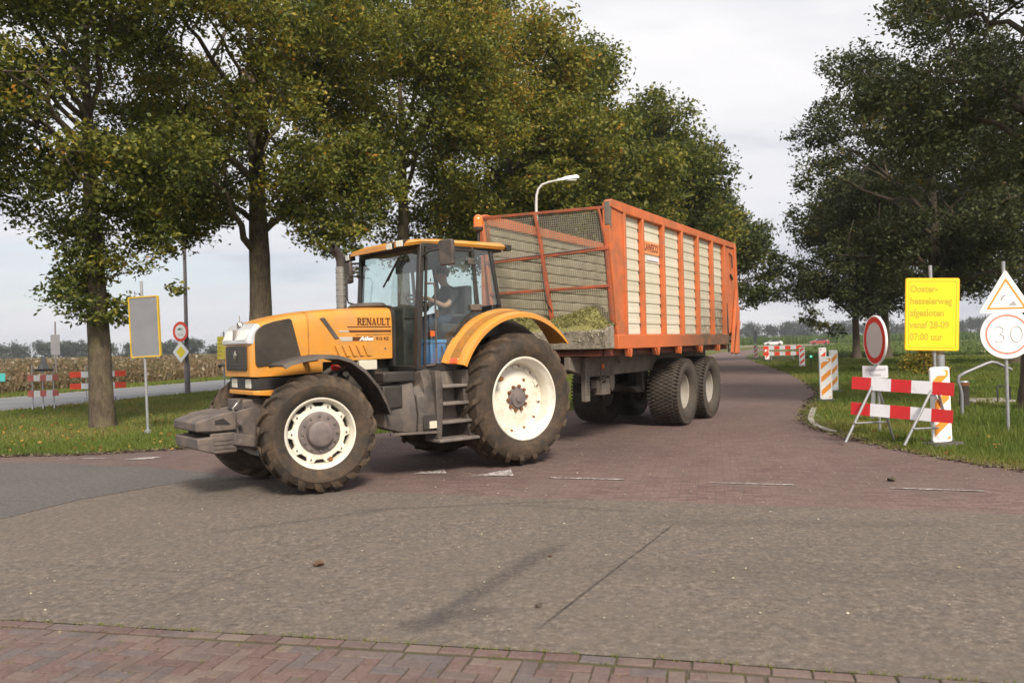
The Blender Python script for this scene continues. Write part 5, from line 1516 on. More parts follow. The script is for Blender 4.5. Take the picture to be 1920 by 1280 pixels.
# ---- driver, a figure of his own sitting in the cab
def skin_mesh(verts, edges, radii, root=0, levels=2):
    me = bpy.data.meshes.new('skin')
    me.from_pydata(verts, edges, [])
    o = bpy.data.objects.new('tmp_skin', me); COL.objects.link(o)
    sk = o.modifiers.new('skin', 'SKIN'); sk.use_smooth_shade = True
    sd = o.modifiers.new('sub', 'SUBSURF'); sd.levels = levels; sd.render_levels = levels
    for i, v in enumerate(me.skin_vertices[0].data):
        r = radii[i]
        v.radius = (r, r) if not isinstance(r, tuple) else r
        v.use_root = (i == root)
    dg = bpy.context.evaluated_depsgraph_get()
    out = bpy.data.meshes.new_from_object(o.evaluated_get(dg))
    bpy.data.objects.remove(o)
    return out
DR = empty('person', TR.location.to_tuple(), TR.rotation_euler.z)
tag(DR, 'driver in a dark T-shirt seated in the tractor cab with hands on the steering wheel', 'person')
V, E, Rd = [], [], []
def chain(pts, rs, start=None):
    prev = start
    for p, r in zip(pts, rs):
        V.append(p); Rd.append(r); i = len(V)-1
        if prev is not None: E.append((prev, i))
        prev = i
    return prev
hip = chain([(.42, 0, 2.14)], [(.17, .14)])
b1 = chain([(.40, 0, 2.30), (.42, 0, 2.45), (.46, 0, 2.58)], [(.165, .13), (.18, .135), (.17, .12)], hip)
chest = b1
neck = chain([(.50, 0, 2.665), (.525, 0, 2.72)], [.062, .060], chest)
head = chain([(.555, 0, 2.775), (.575, 0, 2.85), (.56, 0, 2.90)], [(.078, .09), (.084, .098), (.060, .07)], neck)
hands = []
for s in (1, -1):
    sh = chain([(.46, s*.17, 2.56), (.48, s*.215, 2.53)], [.085, .068], chest)
    wr = chain([(.60, s*.27, 2.40), (.70, s*.26, 2.34), (.82, s*.22, 2.40), (.94, s*.185, 2.46)], [.052, .046, .040, .028], sh)
    hands.append(wr)
    kn = chain([(.60, s*.12, 2.13), (.88, s*.15, 2.12), (1.0, s*.15, 2.02), (1.02, s*.15, 1.78), (1.06, s*.15, 1.54), (1.16, s*.15, 1.49), (1.26, s*.15, 1.475)], [.10, .078, .07, .058, .05, .046, .036], hip)
    # palm and five fingers closing round the wheel rim
    palm = chain([(.985, s*.172, 2.475)], [(.036, .020)], wr)
    for f, (dy, ln) in enumerate(((-.027, .040), (-.009, .047), (.009, .045), (.026, .034))):
        chain([(1.012, s*(.172)+dy, 2.480), (1.035+ln*.2, s*.172+dy, 2.462), (1.030+ln*.15, s*.172+dy, 2.435)], [.0095, .0088, .0078], palm)
    chain([(.985, s*.172-s*.035, 2.460), (1.002, s*.172-s*.045, 2.435)], [.011, .0088], palm)
me = skin_mesh(V, E, Rd, 0)
skin_m = paint('skin', (0.46, 0.24, 0.16), 0.5, var=0.06)
shirt_m = paint('shirt', (0.030, 0.032, 0.036), 0.85, var=0.2)
jean_m = paint('jeans', (0.040, 0.055, 0.095), 0.85, var=0.2)
shoe_m = paint('shoes', (0.02, 0.018, 0.016), 0.6)
me.materials.clear()
for mm in (skin_m, shirt_m, jean_m, shoe_m): me.materials.append(mm)
for p in me.polygons:
    c = p.center
    arm = abs(c.y) > .19 and c.x > .5 and c.z > 2.2
    if c.z < 1.53 and c.x > 1.03: k = 3
    elif c.z < 2.24 and not (c.x > .8 and c.z > 2.3): k = 2
    elif c.z > 2.66: k = 0
    elif c.x > .615 and c.z > 2.28: k = 0
    else: k = 1
    p.material_index = k; p.use_smooth = True
link('body', me, DR)
# face features and hair
m = MB()
m.lathe([(0, -.018), (.016, -.010), (.020, 0), (.016, .010), (0, .018)], 10, M=Matrix.Translation((.655, 0, 2.815)))
for s in (1, -1):
    m.lathe([(0, -.010), (.022, -.004), (.024, .004), (0, .010)], 10, M=Matrix.Translation((.555, s*.088, 2.82)))
m.tube([(.655, 0, 2.845), (.678, 0, 2.812), (.655, 0, 2.803)], [.010, .016, .010], 8); m.box((.648, 0, 2.776), (.012, .045, .010))
m.build('face', skin_m, DR, smooth=60)
m = MB()
for s in (1, -1): m.lathe([(0, -.009), (.008, -.005), (.010, 0), (.008, .005), (0, .009)], 8, M=Matrix.Translation((.650, s*.032, 2.848)))
m.build('eyes', M['sign_black'], DR, smooth=60)
m = MB()
m.lathe([(.102, -.01), (.106, .03), (.100, .07), (.075, .105), (.035, .122), (0, .126)], 20, axis='z', M=Matrix.Translation((.545, 0, 2.845)) @ Matrix.Rotation(radians(-14), 4, 'Y') @ Matrix.Diagonal((1.02, .92, 1, 1)))
m.build('hair', paint('hair', (0.045, 0.032, 0.022), 0.7, var=0.4, scale=60), DR, smooth=60)

# blue cool box on the cab floor
CB = empty('cool_box', (TR.matrix_world if False else Matrix.Translation(TR.location) @ Matrix.Rotation(TR.rotation_euler.z, 4, 'Z')) @ Vector((1.18, .58, 1.452)), TR.rotation_euler.z)
tag(CB, 'blue cool box standing on the cab floor behind the door glass', 'cool box')
m = MB(); m.box((0, 0, .17), (.26, .36, .34)); m.build('box', M['blue_plastic'], CB, bevel=0.015)
m = MB(); m.box((0, 0, .37), (.28, .38, .05)); m.build('lid', paint('lid_blue', (.07, .30, .62), .4, var=.05), CB, bevel=0.012)
m = MB(); m.tube([(-.05, .19, .30), (-.05, .205, .20), (.0, .21, .12)], .012, 8); m.build('handle', M['cab_dark'], CB, smooth=60)
# ================================================================== TRAILER
TL = empty('silage_trailer', (0.5637, 13.8757, 0), radians(180+58.73))
tag(TL, 'high orange silage trailer with cream slatted sides and a mesh front, hitched behind the tractor', 'trailer')
W2 = 1.265
L_ = 7.34
# road dirt thrown up by the wheels has browned the rear half of the sill
q = NT('sill_worn')
_s = q.n('ShaderNodeSeparateXYZ'); q.l(q.tc(), _s.inputs[0])
_f = q.math('MULTIPLY', q.ramp(q.math('DIVIDE', _s.outputs[0], -7.0), [(0.34, 0.0), (0.66, 1.0)]), q.ramp(q.noise(3, 6, .65), [(.25, .5), (.55, 1.)]))
q.pbr(q.mix(_f, q.mix(q.ramp(q.noise(2, 6, .6), [(.4, 0.), (.75, .4)]), (0.60, 0.15, 0.045), (0.36, 0.13, 0.06)), (0.120, 0.078, 0.050)), .6, 0, None, .4)
M['sill_worn'] = q.mat
# cream side planks, worn greener and browner towards the rear
q = NT('plank_cream')
lo = q.n('ShaderNodeVectorMath', operation='ADD'); q.l(q.tc(), lo.inputs[0]); q.l(q.info('Location'), lo.inputs[1])
gv = lo.outputs[0]
sx = q.n('ShaderNodeSeparateXYZ'); q.l(q.tc('Generated'), sx.inputs[0])
base = q.mix(q.ramp(q.info('Random'), [(0, 0.), (1, 1.)]), (0.65, 0.61, 0.49), (0.74, 0.70, 0.58))
base = q.mix(q.ramp(q.noise(5, 6, .65, gv), [(.45, 0), (.75, .3)]), base, (0.50, 0.44, 0.30))
base = q.mix(q.ramp(q.noise(1.3, 4, .6, gv), [(.42, 0), (.7, .35)]), base, (0.58, 0.57, 0.38))
base = q.mix(q.math('MULTIPLY', q.ramp(q.noise(9, 6, .7, gv), [(.34, 0.45), (.58, 1.)]), q.attr('grime')), base, (0.085, 0.062, 0.036))
q.pbr(base, .5, 0, q.bump(q.noise(8, 4, .6, gv), .12, .01), .4)
M['plank_cream'] = q.mat
# a per-plank grime value is carried on the mesh
def plank_mesh(length, h, grime, inner=False, mat='plank_cream'):
    # corrugated section: flat face, a rolled step at its lower edge
    P = [(.008, h*.5), (.018, h*.5-.004), (.021, h*.5-.020), (.018, h*.12), (.018, -h*.02), (.021, -h*.06), (.021, -h*.5+.024), (.014, -h*.5+.011), (-.004, -h*.5+.004), (-.012, -h*.5), (-.012, h*.5)]
    m = MB()
    vs = [(-length/2, a, b) for a, b in P] + [(length/2, a, b) for a, b in P]
    n = len(P)
    m.add(vs, [tuple(range(n-1, -1, -1)), tuple(range(n, 2*n))] + [(i, (i+1) % n, n+(i+1) % n, n+i) for i in range(n)])
    me = m.mesh('plank', M[mat])
    a = me.attributes.new('grime', 'FLOAT', 'FACE'); a.data.foreach_set('value', [grime]*len(me.polygons))
    return me
posts = [-.575, -1.40, -2.44, -3.49, -4.50, -5.50, -6.43]
Z0, Z1, NR = 1.865, 3.945, 11
ph = (Z1-Z0)/NR
rt = random.Random(9)
cache = {}
for b in range(6):
    x0, x1 = posts[b]-.05, posts[b+1]+.05
    for r in range(NR):
        g = 0.05 + (0.12 if b > 2 else 0)
        if b >= 4: g += max(0, (5.6-r)/5.6)*(0.55 if b == 4 else 1.1)
        if b == 3: g += max(0, (2-r)/2)*.25
        g = min(round(g*8)/8, 1.0)
        key = (b, g)
        if key not in cache: cache[key] = plank_mesh(abs(x1-x0)-.006, ph-.002, g)
        o = link('plank', cache[key], TL, loc=((x0+x1)/2, W2-.06, Z0+ph*(r+.5)))
        o.rotation_euler = (rt.gauss(0, .004), rt.gauss(0, .0015), 0)
# dark overlap tabs where each plank meets a post
m = MB()
for b in range(6):
    for r in range(1, NR):
        m.box((posts[b+1]+.055, W2-.038, Z0+ph*r-.012), (.045, .012, .045))
m.build('plank_clips', M['sign_black'], TL)['kind'] = 'stuff'
# posts
for i, x in enumerate(posts):
    m = MB(); m.box((x, W2, (Z0+Z1)/2), (.085, .10, Z1-Z0+.02))
    m.build('post', M['trailer_orange'], TL, bevel=0.008)
    m = MB(); m.box((x, -W2-.08, (Z0+Z1)/2), (.085, .10, Z1-Z0+.02)); m.build('post', M['trailer_orange'], TL, bevel=0.008)
# corner panel, rails, sill
m = MB()
m.prism([(0.0, 3.99), (-.54, 3.95), (-.54, 1.86), (-.21, 1.86), (-.17, 2.0)], W2-.05, W2+.02)
m.prism([(0.02, 4.06), (.02, 3.5), (-.06, 2.8), (-.15, 2.05), (-.21, 2.05), (-.12, 2.8), (-.06, 3.5), (-.06, 4.06)], W2-.10, W2+.028)
m.build('corner_panel', M['trailer_orange'], TL, bevel=0.008)
m = MB(); m.prism([(0.03, 4.08), (.03, 3.70), (-.035, 3.62), (-.05, 4.08)], W2-.055, W2+.034); m.build('worn_corner', M['chassis_grey'], TL, bevel=0.004)
m = MB()
m.prism([(.02, 4.09), (-.06, 4.125), (-L_, 4.075), (-L_, 3.945), (-.56, 3.945), (.02, 3.99)], W2-.08, W2+.045)
m.build('top_rail', M['trailer_orange'], TL, bevel=0.012)
m = MB(); m.prism([(-.17, 1.87), (-L_+.75, 1.87), (-L_+.75, 1.635), (-.17, 1.635)], W2-.09, W2+.05)
m.build('side_sill', M['sill_worn'], TL, bevel=0.01)
for x, w_ in ((-.66, .085), (-1.96, .13), (-3.18, .085), (-4.50, .13), (-5.75, .085)):
    m = MB()
    m.prism([(x-w_, 1.633), (x+w_, 1.633), (x+.035, 1.50), (x-.035, 1.50)], W2-.03, W2+.04)
    m.prism([(x-w_*.6, 1.633), (x+w_*.6, 1.633), (x+.012, 1.49), (x-.012, 1.49)], W2+.04, W2+.075)
    m.build('sill_bracket', M['trailer_orange'], TL, bevel=0.004)
# rear: door frame, ram, slanting braces
m = MB()
m.prism([(-6.48, 3.945), (-L_+.0, 3.95), (-L_-.05, 2.0), (-6.62, 1.87), (-6.48, 1.87)], W2-.05, W2+.012)
m.build('rear_panel', M['trailer_orange'], TL, bevel=0.006)
m = MB()
m.bar((-L_+.04, W2, 4.06), (-L_-.10, W2, 2.5), .10, .14, up=(1, 0, 0)); m.bar((-L_-.10, W2+.01, 2.55), (-L_+.05, W2+.02, 1.42), .12, .16, up=(1, 0, 0))
m.build('tailgate_frame', M['trailer_orange'], TL, bevel=0.01)
m = MB()
m.bar((-L_+.02, W2+.05, 2.95), (-6.78, W2+.06, 1.42), .10, .06, up=(0, 1, 0)); m.bar((-L_-.02, W2+.08, 2.2), (-7.02, W2+.085, 1.40), .09, .06, up=(0, 1, 0))
m.build('tailgate_brace', M['trailer_orange'], TL, bevel=0.008)
m = MB(); m.tube([(-6.85, W2+.03, 3.80), (-7.0, W2+.05, 3.72), (-6.98, W2+.06, 3.45)], .016, 6); m.build('door_latch', M['chassis_dark'], TL)
m = MB(); m.bar((-6.9, W2+.03, 3.30), (-7.02, W2+.05, 3.18), .03, .05); m.build('door_latch', M['chassis_dark'], TL)
m = MB(); m.bar((-6.66, W2+.02, 1.45), (-6.55, W2+.02, 2.6), .03, .07); m.build('door_rod', M['chassis_dark'], TL)
m = MB(); m.box((-L_-.02, 0, 2.85), (.06, 2.4, 2.35)); m.build('tailgate', M['trailer_rusty'], TL)
for k in range(4):
    m = MB(); m.box((-L_-.07, -.9+.6*k, 2.85), (.06, .08, 2.3)); m.build('tailgate_rib', M['trailer_orange'], TL)
# far side: eleven long boards and its rail, seen through the mesh
q = paint('inner_board', (0.36, 0.33, 0.235), 0.6, var=.2, dirt=(0.17, 0.15, 0.09), dirt_amt=.6, dscale=1.6)
M['inner_board'] = q
far_me = None
m = MB(); hh = (Z1-Z0)/NR
for r in range(NR):
    P_ = [(-W2-.02, hh*.5-.002), (-W2+.03, hh*.5-.002), (-W2+.045, hh*.5-.03), (-W2+.045, -hh*.5+.035), (-W2+.015, -hh*.5+.008), (-W2-.02, -hh*.5+.002)]
    if far_me is None:
        mm = MB(); mm.prism(P_, -L_+.05, -.03, 'yz'); far_me = mm.mesh('inner_board', M['inner_board'])
    link('inner_board', far_me, TL, loc=(0, 0, Z0+hh*(r+.5)))
m = MB(); m.prism([(.02, 4.09), (-.06, 4.125), (-L_, 4.075), (-L_, 3.93), (.0, 3.93)], -W2-.05, -W2+.09); m.build('top_rail', M['trailer_orange'], TL, bevel=0.012)
m = MB(); m.prism([(0, 1.87), (-L_, 1.87), (-L_, 1.635), (0, 1.635)], -W2-.05, -W2+.08); m.build('side_sill', M['trailer_orange'], TL)
m = MB(); m.prism([(0.0, 3.93), (-.24, 3.93), (-.24, 1.86), (-.0, 1.86)], -W2-.02, -W2+.055); m.build('corner_panel', M['trailer_orange'], TL, bevel=.008)
# mesh front on its frame
m = MB()
m.bar((.01, -1.24, 4.055), (.01, 1.20, 3.985), .045, .05); m.build('front_frame_rail', M['trailer_rusty'], TL, bevel=.006)
for ys, zs in (((-1.15, 1.26), (3.235, 3.31)), ((-1.10, 1.28), (2.665, 2.68))):
    m = MB(); m.bar((.03, ys[0], zs[0]), (.03, ys[1], zs[1]), .05, .07 if zs[0] > 3 else .05); m.build('front_frame_rail', M['trailer_rusty'], TL, bevel=.006)
m = MB(); m.bar((.062, -1.0, 3.265), (.062, 1.05, 3.33), .01, .012); m.build('spring_rod', M['chrome'], TL)
m = MB(); m.bar((.015, -1.22, 4.05), (.015, -1.06, 2.55), .05, .06, up=(1, 0, 0)); m.bar((.015, -1.06, 2.55), (.015, -1.02, 2.0), .05, .06, up=(1, 0, 0)); m.build('front_frame_post', M['trailer_orange'], TL, bevel=.006)
m = MB(); m.bar((.055, -.10, 4.0), (.055, -.01, 3.55), .045, .05, up=(1, 0, 0)); m.bar((.055, -.01, 3.55), (.055, .09, 2.85), .05, .075, up=(1, 0, 0)); m.bar((.055, .09, 2.85), (.055, .20, 2.12), .05, .085, up=(1, 0, 0)); m.build('front_frame_post', M['trailer_rusty'], TL, bevel=.006)
m = MB(); m.bar((.015, 1.10, 3.98), (.015, 1.22, 3.33), .035, .045, up=(1, 0, 0)); m.bar((.015, 1.22, 3.33), (.015, 1.30, 2.1), .05, .055, up=(1, 0, 0)); m.build('front_frame_post', M['trailer_rusty'], TL, bevel=.006)
m = MB(); m.tube([(.09, .02, 3.1), (.10, .07, 2.7), (.11, .12, 2.45), (.10, .22, 2.30)], .010, 6); m.build('hose', M['cab_dark'], TL, smooth=60)
m = MB()
def lerp(a, b, t): return a+(b-a)*t
def fr_pt(u, z):            # mesh sheet leaning with the frame
    yl = lerp(-1.03, -1.20, (z-2.0)/2.0); yr = lerp(1.30, 1.12, (z-2.0)/2.0)
    return (0.0, lerp(yl, yr, u), z + (0.03-0.06*u)*(z-2.0)/2.0)
for k in range(58):
    u = (k+.5)/58
    m.bar(fr_pt(u, 2.0), fr_pt(u, 3.99), .008, .008, up=(1, 0, 0))
for k in range(50):
    z = 2.02+.04*k
    m.bar(fr_pt(0, z), fr_pt(1, z), .008, .008, up=(1, 0, 0))
me_o = m.build('wire_mesh', paint('wire', (0.27, 0.245, 0.185), .7, var=.2), TL); me_o['kind'] = 'stuff'
# dirty front board, floor
q = NT('dirty_board')
n1 = q.noise(5, 7, .7); n2 = q.noise(26, 5, .75)
c = q.mix(q.ramp(n1, [(.40, 0), (.66, 1)]), (.33, .29, .23), (.10, .08, .060))
c = q.mix(q.ramp(n2, [(.55, 0), (.66, .9)]), c, (.36, .33, .27))
q.pbr(c, .9, 0, q.bump(n2, .8, .02), .2); M['dirty_board'] = q.mat
m = MB(); m.prism([(.30, 1.64), (.30, 1.93), (.20, 2.0), (-.05, 2.03), (-.05, 1.64)], -1.20, 1.30); m.build('front_board', M['dirty_board'], TL, bevel=.02)
m = MB(); m.box((-L_/2, 0, 1.78), (L_-.1, 2.42, .10)); m.build('trailer_floor', M['inner_board'], TL)
m = MB(); m.box((-3.4, 0, 1.575), (7.0, 2.36, .11)); m.box((.12, 0, 1.575), (.2, 2.3, .10)); m.build('under_sill', M['trailer_sill'], TL, bevel=.008)
# chassis
m = MB()
for s in (1, -1):
    m.prism([(.25, 1.515), (-L_+.3, 1.515), (-L_+.3, 1.30), (-3.4, 1.15), (-.45, 1.15), (.25, 1.30)], s*.55-.05, s*.55+.05)
for x in (-1.2, -2.6, -4.8, -6.6): m.box((x, 0, 1.38), (.10, 1.0, .2))
m.build('chassis_beam', M['chassis_grey'], TL, bevel=.012)
m = MB(); m.bar((.1, .28, 1.42), (1.75, .03, .80), .10, .16); m.bar((.1, -.28, 1.42), (1.75, -.03, .80), .10, .16); m.box((1.82, 0, .74), (.18, .09, .06)); m.build('drawbar', M['chassis_dark'], TL, bevel=.01)
m = MB(); m.box((-.26, .64, 1.12), (.17, .09, .76)); m.build('parking_leg', M['chassis_grey'], TL, bevel=.01)
m = MB()
for k in range(8): m.tube([(-.26, .68, .86+k*.055), (-.26, .695, .86+k*.055)], .012, 8)
m.build('leg_holes', M['sign_black'], TL)['kind'] = 'stuff'
m = MB(); m.box((-.85, .68, .93), (.34, .16, .20)); m.tube([(-.72, .72, 1.02), (-.72, .72, 1.52)], .014, 8); m.tube([(-.9, .70, 1.0), (-.8, .78, 1.12), (-.62, .74, 1.05), (-.55, .72, .9)], .012, 6); m.tube([(-1.05, .68, 1.0), (-1.1, .72, 1.14), (-.95, .75, 1.18), (-.72, .74, 1.12)], .012, 6); m.box((-1.0, .66, 1.06), (.18, .12, .10)); m.box((-.60, .66, 1.02), (.10, .12, .14)); m.build('brake_valves', M['chassis_grey'], TL, bevel=.012)
m = MB(); m.prism([(-1.15, 1.16), (-1.36, 1.16), (-1.33, .92), (-1.25, .86), (-1.18, .92)], .60, .70); m.tube([(-1.6, .62, 1.45), (-1.62, .70, 1.36)], .02, 8); m.build('hanger', M['chassis_grey'], TL, bevel=.008)
m = MB(); m.box((-1.02, .62, 1.32), (.07, .03, .08)); m.build('side_reflector', M['lens_orange'], TL)
m = MB()
for x in (-3.95, -5.6):
    m.tube([(x, -.95, .71), (x, .95, .71)], .085, 12)
for s in (1, -1):
    m.prism([(-2.6, .86), (-6.9, .86), (-6.5, .72), (-3.0, .72)], s*.42-.06, s*.42+.06); m.box((-4.78, s*.45, 1.0), (.6, .16, .34)); m.box((-3.2, s*.45, .98), (.14, .14, .4)); m.box((-6.4, s*.45, .98), (.14, .14, .4))
m.box((-2.1, 0, 1.02), (.9, .36, .22)); m.tube([(-1.2, 0, .92), (-3.9, 0, .78)], .09, 12)
m.build('axle', M['chassis_dark'], TL, bevel=.012)
# wide flotation wheels
R4, H4 = .70, .31
m = MB().lathe(tyre_prof(R4, H4, .36, .02, .022), 64)
for k in range(54):
    a = 2*pi*k/54
    for j in range(7):
        y_ = -.27+.09*j
        m.box((0, y_, 0), (.030, .078, .022), Matrix.Rotation(-(a+(.5 if j % 2 else 0)*2*pi/54), 4, 'Y') @ Matrix.Translation((R4-.014-.018*(abs(y_)/.27)**3, 0, 0)) @ Matrix.Rotation(pi/2, 4, 'Y'))
    for s in (1, -1):
        m.box((0, s*.315, 0), (.04, .014, .11), Matrix.Rotation(-a, 4, 'Y') @ Matrix.Translation((R4-.085, 0, 0)) @ Matrix.Rotation(pi/2, 4, 'Y'))
tmesh = m.mesh('tyre', M['tyre_trailer'], 40)
rm = MB(); rm.lathe([(.366, .205), (.372, .215), (.362, .225), (.345, .212), (.332, .15), (.322, .0), (.29, -.05), (.20, -.03), (.14, -.02), (.14, .04), (.09, .06), (0, .06)], 48); rm.lathe([(.37, -.24), (.33, -.1), (.325, .06)], 32)
for k in range(10):
    a = 2*pi*k/10; rm.tube([(.175*cos(a), -.03, .175*sin(a)), (.175*cos(a), .01, .175*sin(a))], .014, 6)
rimt = rm.mesh('rim', M['rim_trailer'], 35)
for x in (-3.95, -5.6):
    for s in (1, -1):
        wheel('wheel', (x, s*.87, R4), 0 if s > 0 else pi, [('tyre', tmesh), ('rim', rimt)], TL, rt.random()*3)
# lettering plates on the second bay
m = MB(); m.box((-1.915, W2-.030, 3.475), (.86, .014, .235)); m.build('name_plate', paint('plate_pale_orange', (.80, .33, .13), .45, var=.08), TL)
def tl_text(body, size, x, z, y, mat, sx=1.0, off=0.0):
    o = link('lettering', text_mesh(body, size, mat, .0015, 'CENTER', sx, 0, off), TL)
    o.rotation_euler = (pi/2, 0, pi); o.location = (x, y, z)
tl_text('KAWECO', .20, -1.925, 3.475, W2-.0205, paint('letter_rust', (.25, .045, .02), .5), .83, .004)
m = MB(); m.box((-2.02, W2-.030, 3.285), (.58, .012, .075)); m.build('name_plate', M['barrier_white'], TL)
# chopped grass lying on the front ledge: a thing of its own
rs = np.random.default_rng(8)
SG = empty('silage_heap', TL.location.to_tuple(), TL.rotation_euler.z)
tag(SG, 'heap of chopped green silage lying on the front ledge of the orange trailer', 'silage')
m = MB()
nx, ny = 9, 34
def heap(u, v_):    # u across the ledge, v along it
    y_ = lerp(-1.05, 1.27, v_)
    top = .215 + .05*sin(v_*7+1) + .035*sin(v_*15+2) + (.05 if .55 < v_ < .9 else 0)
    e = min(v_*7, (1-v_)*9, 1)
    x_ = lerp(-.32, .29, u)
    z_ = 1.945 + (.09 if u < .8 else 0.09*(1-u)/.2) + top*max(0, sin(pi*min(u*.62+.3, 1)))*e + rs.normal(0, .004)
    return (x_, y_, z_ - (.12 if u > .97 else 0))
g = [[heap(i/(nx-1), j/(ny-1)) for j in range(ny)] for i in range(nx)]
m.add([p for r in g for p in r], [(i*ny+j, i*ny+j+1, (i+1)*ny+j+1, (i+1)*ny+j) for i in range(nx-1) for j in range(ny-1)])
m.build('mound', paint('silage', (.25, .235, .085), .95, var=.4, scale=22, bump=.8, bscale=60), SG, smooth=60)
u_, v_ = rs.random(9000), rs.random(9000)
P_ = np.array([heap(min(a*1.02, 1), b) for a, b in zip(u_, v_)])
P_[:, 2] += .008
st = link('chopped_bits', np_mesh('chopped_bits', leaf_cards(P_, .030, rs, .35), 4, M['silage_bit'], rs.random(9000)), SG); st['kind'] = 'stuff'
# bits stuck to the dirty board
n = 500
P_ = np.stack([rs.uniform(.302, .31, n), rs.uniform(-1.0, 1.28, n), 1.66+.30*rs.random(n)**.6], 1)
st = link('chopped_bits', np_mesh('chopped_bits', leaf_cards(P_, .03, rs, 1), 4, M['straw_bit'], rs.random(n)), SG); st['kind'] = 'stuff'
# ================================================================== SIGNS AND BARRIERS
def face_obj(name, loc, yaw, tilt=0.0, parent=None):
    """empty whose local x runs to the viewer's right, local z up, face looks along -y"""
    e = empty(name, loc, yaw, parent)
    e.rotation_euler = (0, tilt, yaw)
    return e
def disc_pts(r, n=48, cx=0, cz=0): return [(cx+r*cos(2*pi*k/n), cz+r*sin(2*pi*k/n)) for k in range(n)]
def plate(name, pts, mat, y0, t, parent, bevel=0, loc=None):
    return MB().prism(pts, y0, y0+t, 'xz').build(name, mat, parent, bevel=bevel, loc=loc)
def ring(name, r0, r1, mat, y0, t, parent, n=56):
    m = MB(); m.lathe([(r0, y0), (r1, y0), (r1, y0+t), (r0, y0+t)], n, closed=True)
    return m.build(name, mat, parent, smooth=40)
def ring_poly(name, outer, inner, mat, y, t, parent):
    m = MB(); n = len(outer)
    vs = [(p[0], yy, p[1]) for yy in (y, y+t) for p in outer] + [(p[0], yy, p[1]) for yy in (y, y+t) for p in inner]
    fs = []
    for i in range(n):
        j = (i+1) % n
        fs += [(i, j, 2*n+j, 2*n+i), (n+i, n+j, 3*n+j, 3*n+i), (i, j, n+j, n+i), (2*n+i, 2*n+j, 3*n+j, 3*n+i)]
    m.add(vs, fs); return m.build(name, mat, parent)
def clip_band(rect, a, b, slope):
    """part of rectangle (x0,x1,z0,z1) lying between z - slope*x = a and = b"""
    x0, x1, z0, z1 = rect
    P = [(x0, z0), (x1, z0), (x1, z1), (x0, z1)]
    for sgn, c in ((1, a), (-1, b)):
        out = []
        for i in range(len(P)):
            p, r_ = P[i], P[(i+1) % len(P)]
            f = lambda t: sgn*((t[1]-slope*t[0])-c)
            fp, fr_ = f(p), f(r_)
            if fp >= 0: out.append(p)
            if fp*fr_ < 0:
                t = fp/(fp-fr_); out.append((p[0]+(r_[0]-p[0])*t, p[1]+(r_[1]-p[1])*t))
        P = out
        if len(P) < 3: return None
    return P
def txt(body, size, x, z, y, mat, parent, sx=1.0, align='CENTER', off=0.0, depth=.001):
    o = link('lettering', text_mesh(body, size, mat, depth, align, sx, 0, off), parent)
    o.rotation_euler = (pi/2, 0, 0); o.location = (x, y, z)
    return o

def beacon_board(loc, yaw, label, h=1.24, w=.36, col='sign_orange', base=True, band=.155, slope=.78, tilt=0.0, rise=.0, detail=True):
    e = face_obj('beacon_board', loc, yaw, tilt)
    tag(e, label, 'traffic beacon', 'diagonally striped traffic beacons')
    z0 = .05+rise
    plate('board', round_poly([(-w/2, z0), (w/2, z0), (w/2, h), (-w/2, h)], .05), M['sign_white'], 0, .045, e, .008)
    r_ = (-w/2+.035, w/2-.035, z0+.05, h-.05)
    k = -1.2
    i = 0
    while k < h+.6:
        P = clip_band(r_, k, k+band, slope)
        if P: plate('stripe', P, M[col], -.004, .003, e)
        k += band*2.35
    if detail:
        for zz in (z0+.09, h-.10):
            plate('reflector', round_poly([(-.09, zz-.035), (.09, zz-.035), (.09, zz+.035), (-.09, zz+.035)], .03), M['sign_white'], -.0085, .004, e)
    if base:
        m = MB(); m.box((0, .02, .03), (w*1.6, .36, .06), taper=(.9, .85)); m.build('foot', M['rubber_base'], e, bevel=.012)
    return e
# 1 front beacon at the barrier
BE = beacon_board((6.735, 12.58, 0), radians(12), 'orange and white striped beacon at the right barrier end, below the yellow sign', 1.235, .345, tilt=radians(-1))
# striped beacons further back
beacon_board((8.53, 21.8, 0), radians(8), 'orange and white striped beacon standing on the verge by the kerb stones', 1.22, .35)
beacon_board((10.2, 25.4, 0), radians(22), 'orange striped beacon half hidden behind the one by the kerb stones', 1.33, .33)
beacon_board((11.25, 29.0, 0), radians(15), 'striped beacon farthest back of the three by the kerb, only its top showing', 1.37, .30, 'far_red', detail=False)
beacon_board((17.2, 47.5, 0), radians(10), 'red and white striped beacon at the near end of the far road barrier', 1.17, .36, 'far_red', detail=False)
beacon_board((20.7, 65.0, 0), radians(14), 'red and white striped beacon at the far end of the far road barrier', 1.16, .40, 'far_red', detail=False)
beacon_board((21.45, 70.5, 0), radians(18), 'red and white striped beacon standing alone at the road bend, left of the far barrier', 1.14, .42, 'far_red', detail=False)

# yellow diversion notice on its pole
Y_ = face_obj('notice_sign', (6.80, 12.83, 0), radians(-10))
tag(Y_, 'large yellow notice sign with five lines of lettering on a galvanised pole', 'sign')
m = MB(); m.tube([(.0, .05, .55), (-.02, .05, 1.6), (-.045, .05, 2.86)], .026, 12); m.tube([(.075, .03, .95), (.07, .03, 1.42)], .055, 12); m.build('pole', M['galv'], Y_, smooth=60)
SG_ = empty('board', (-.055, -.02, 2.07), 0, Y_); SG_.rotation_euler = (0, radians(2.1), 0)
SW, SH = .81, 1.165
plate('panel', round_poly([(-SW/2, -SH/2), (SW/2, -SH/2), (SW/2, SH/2), (-SW/2, SH/2)], .04), M['sign_yellow_edge'], .0, .025, SG_, .004)
plate('face', round_poly([(-SW/2+.012, -SH/2+.012), (SW/2-.012, -SH/2+.012), (SW/2-.012, SH/2-.012), (-SW/2+.012, SH/2-.012)], .035), M['sign_yellow'], -.004, .004, SG_)
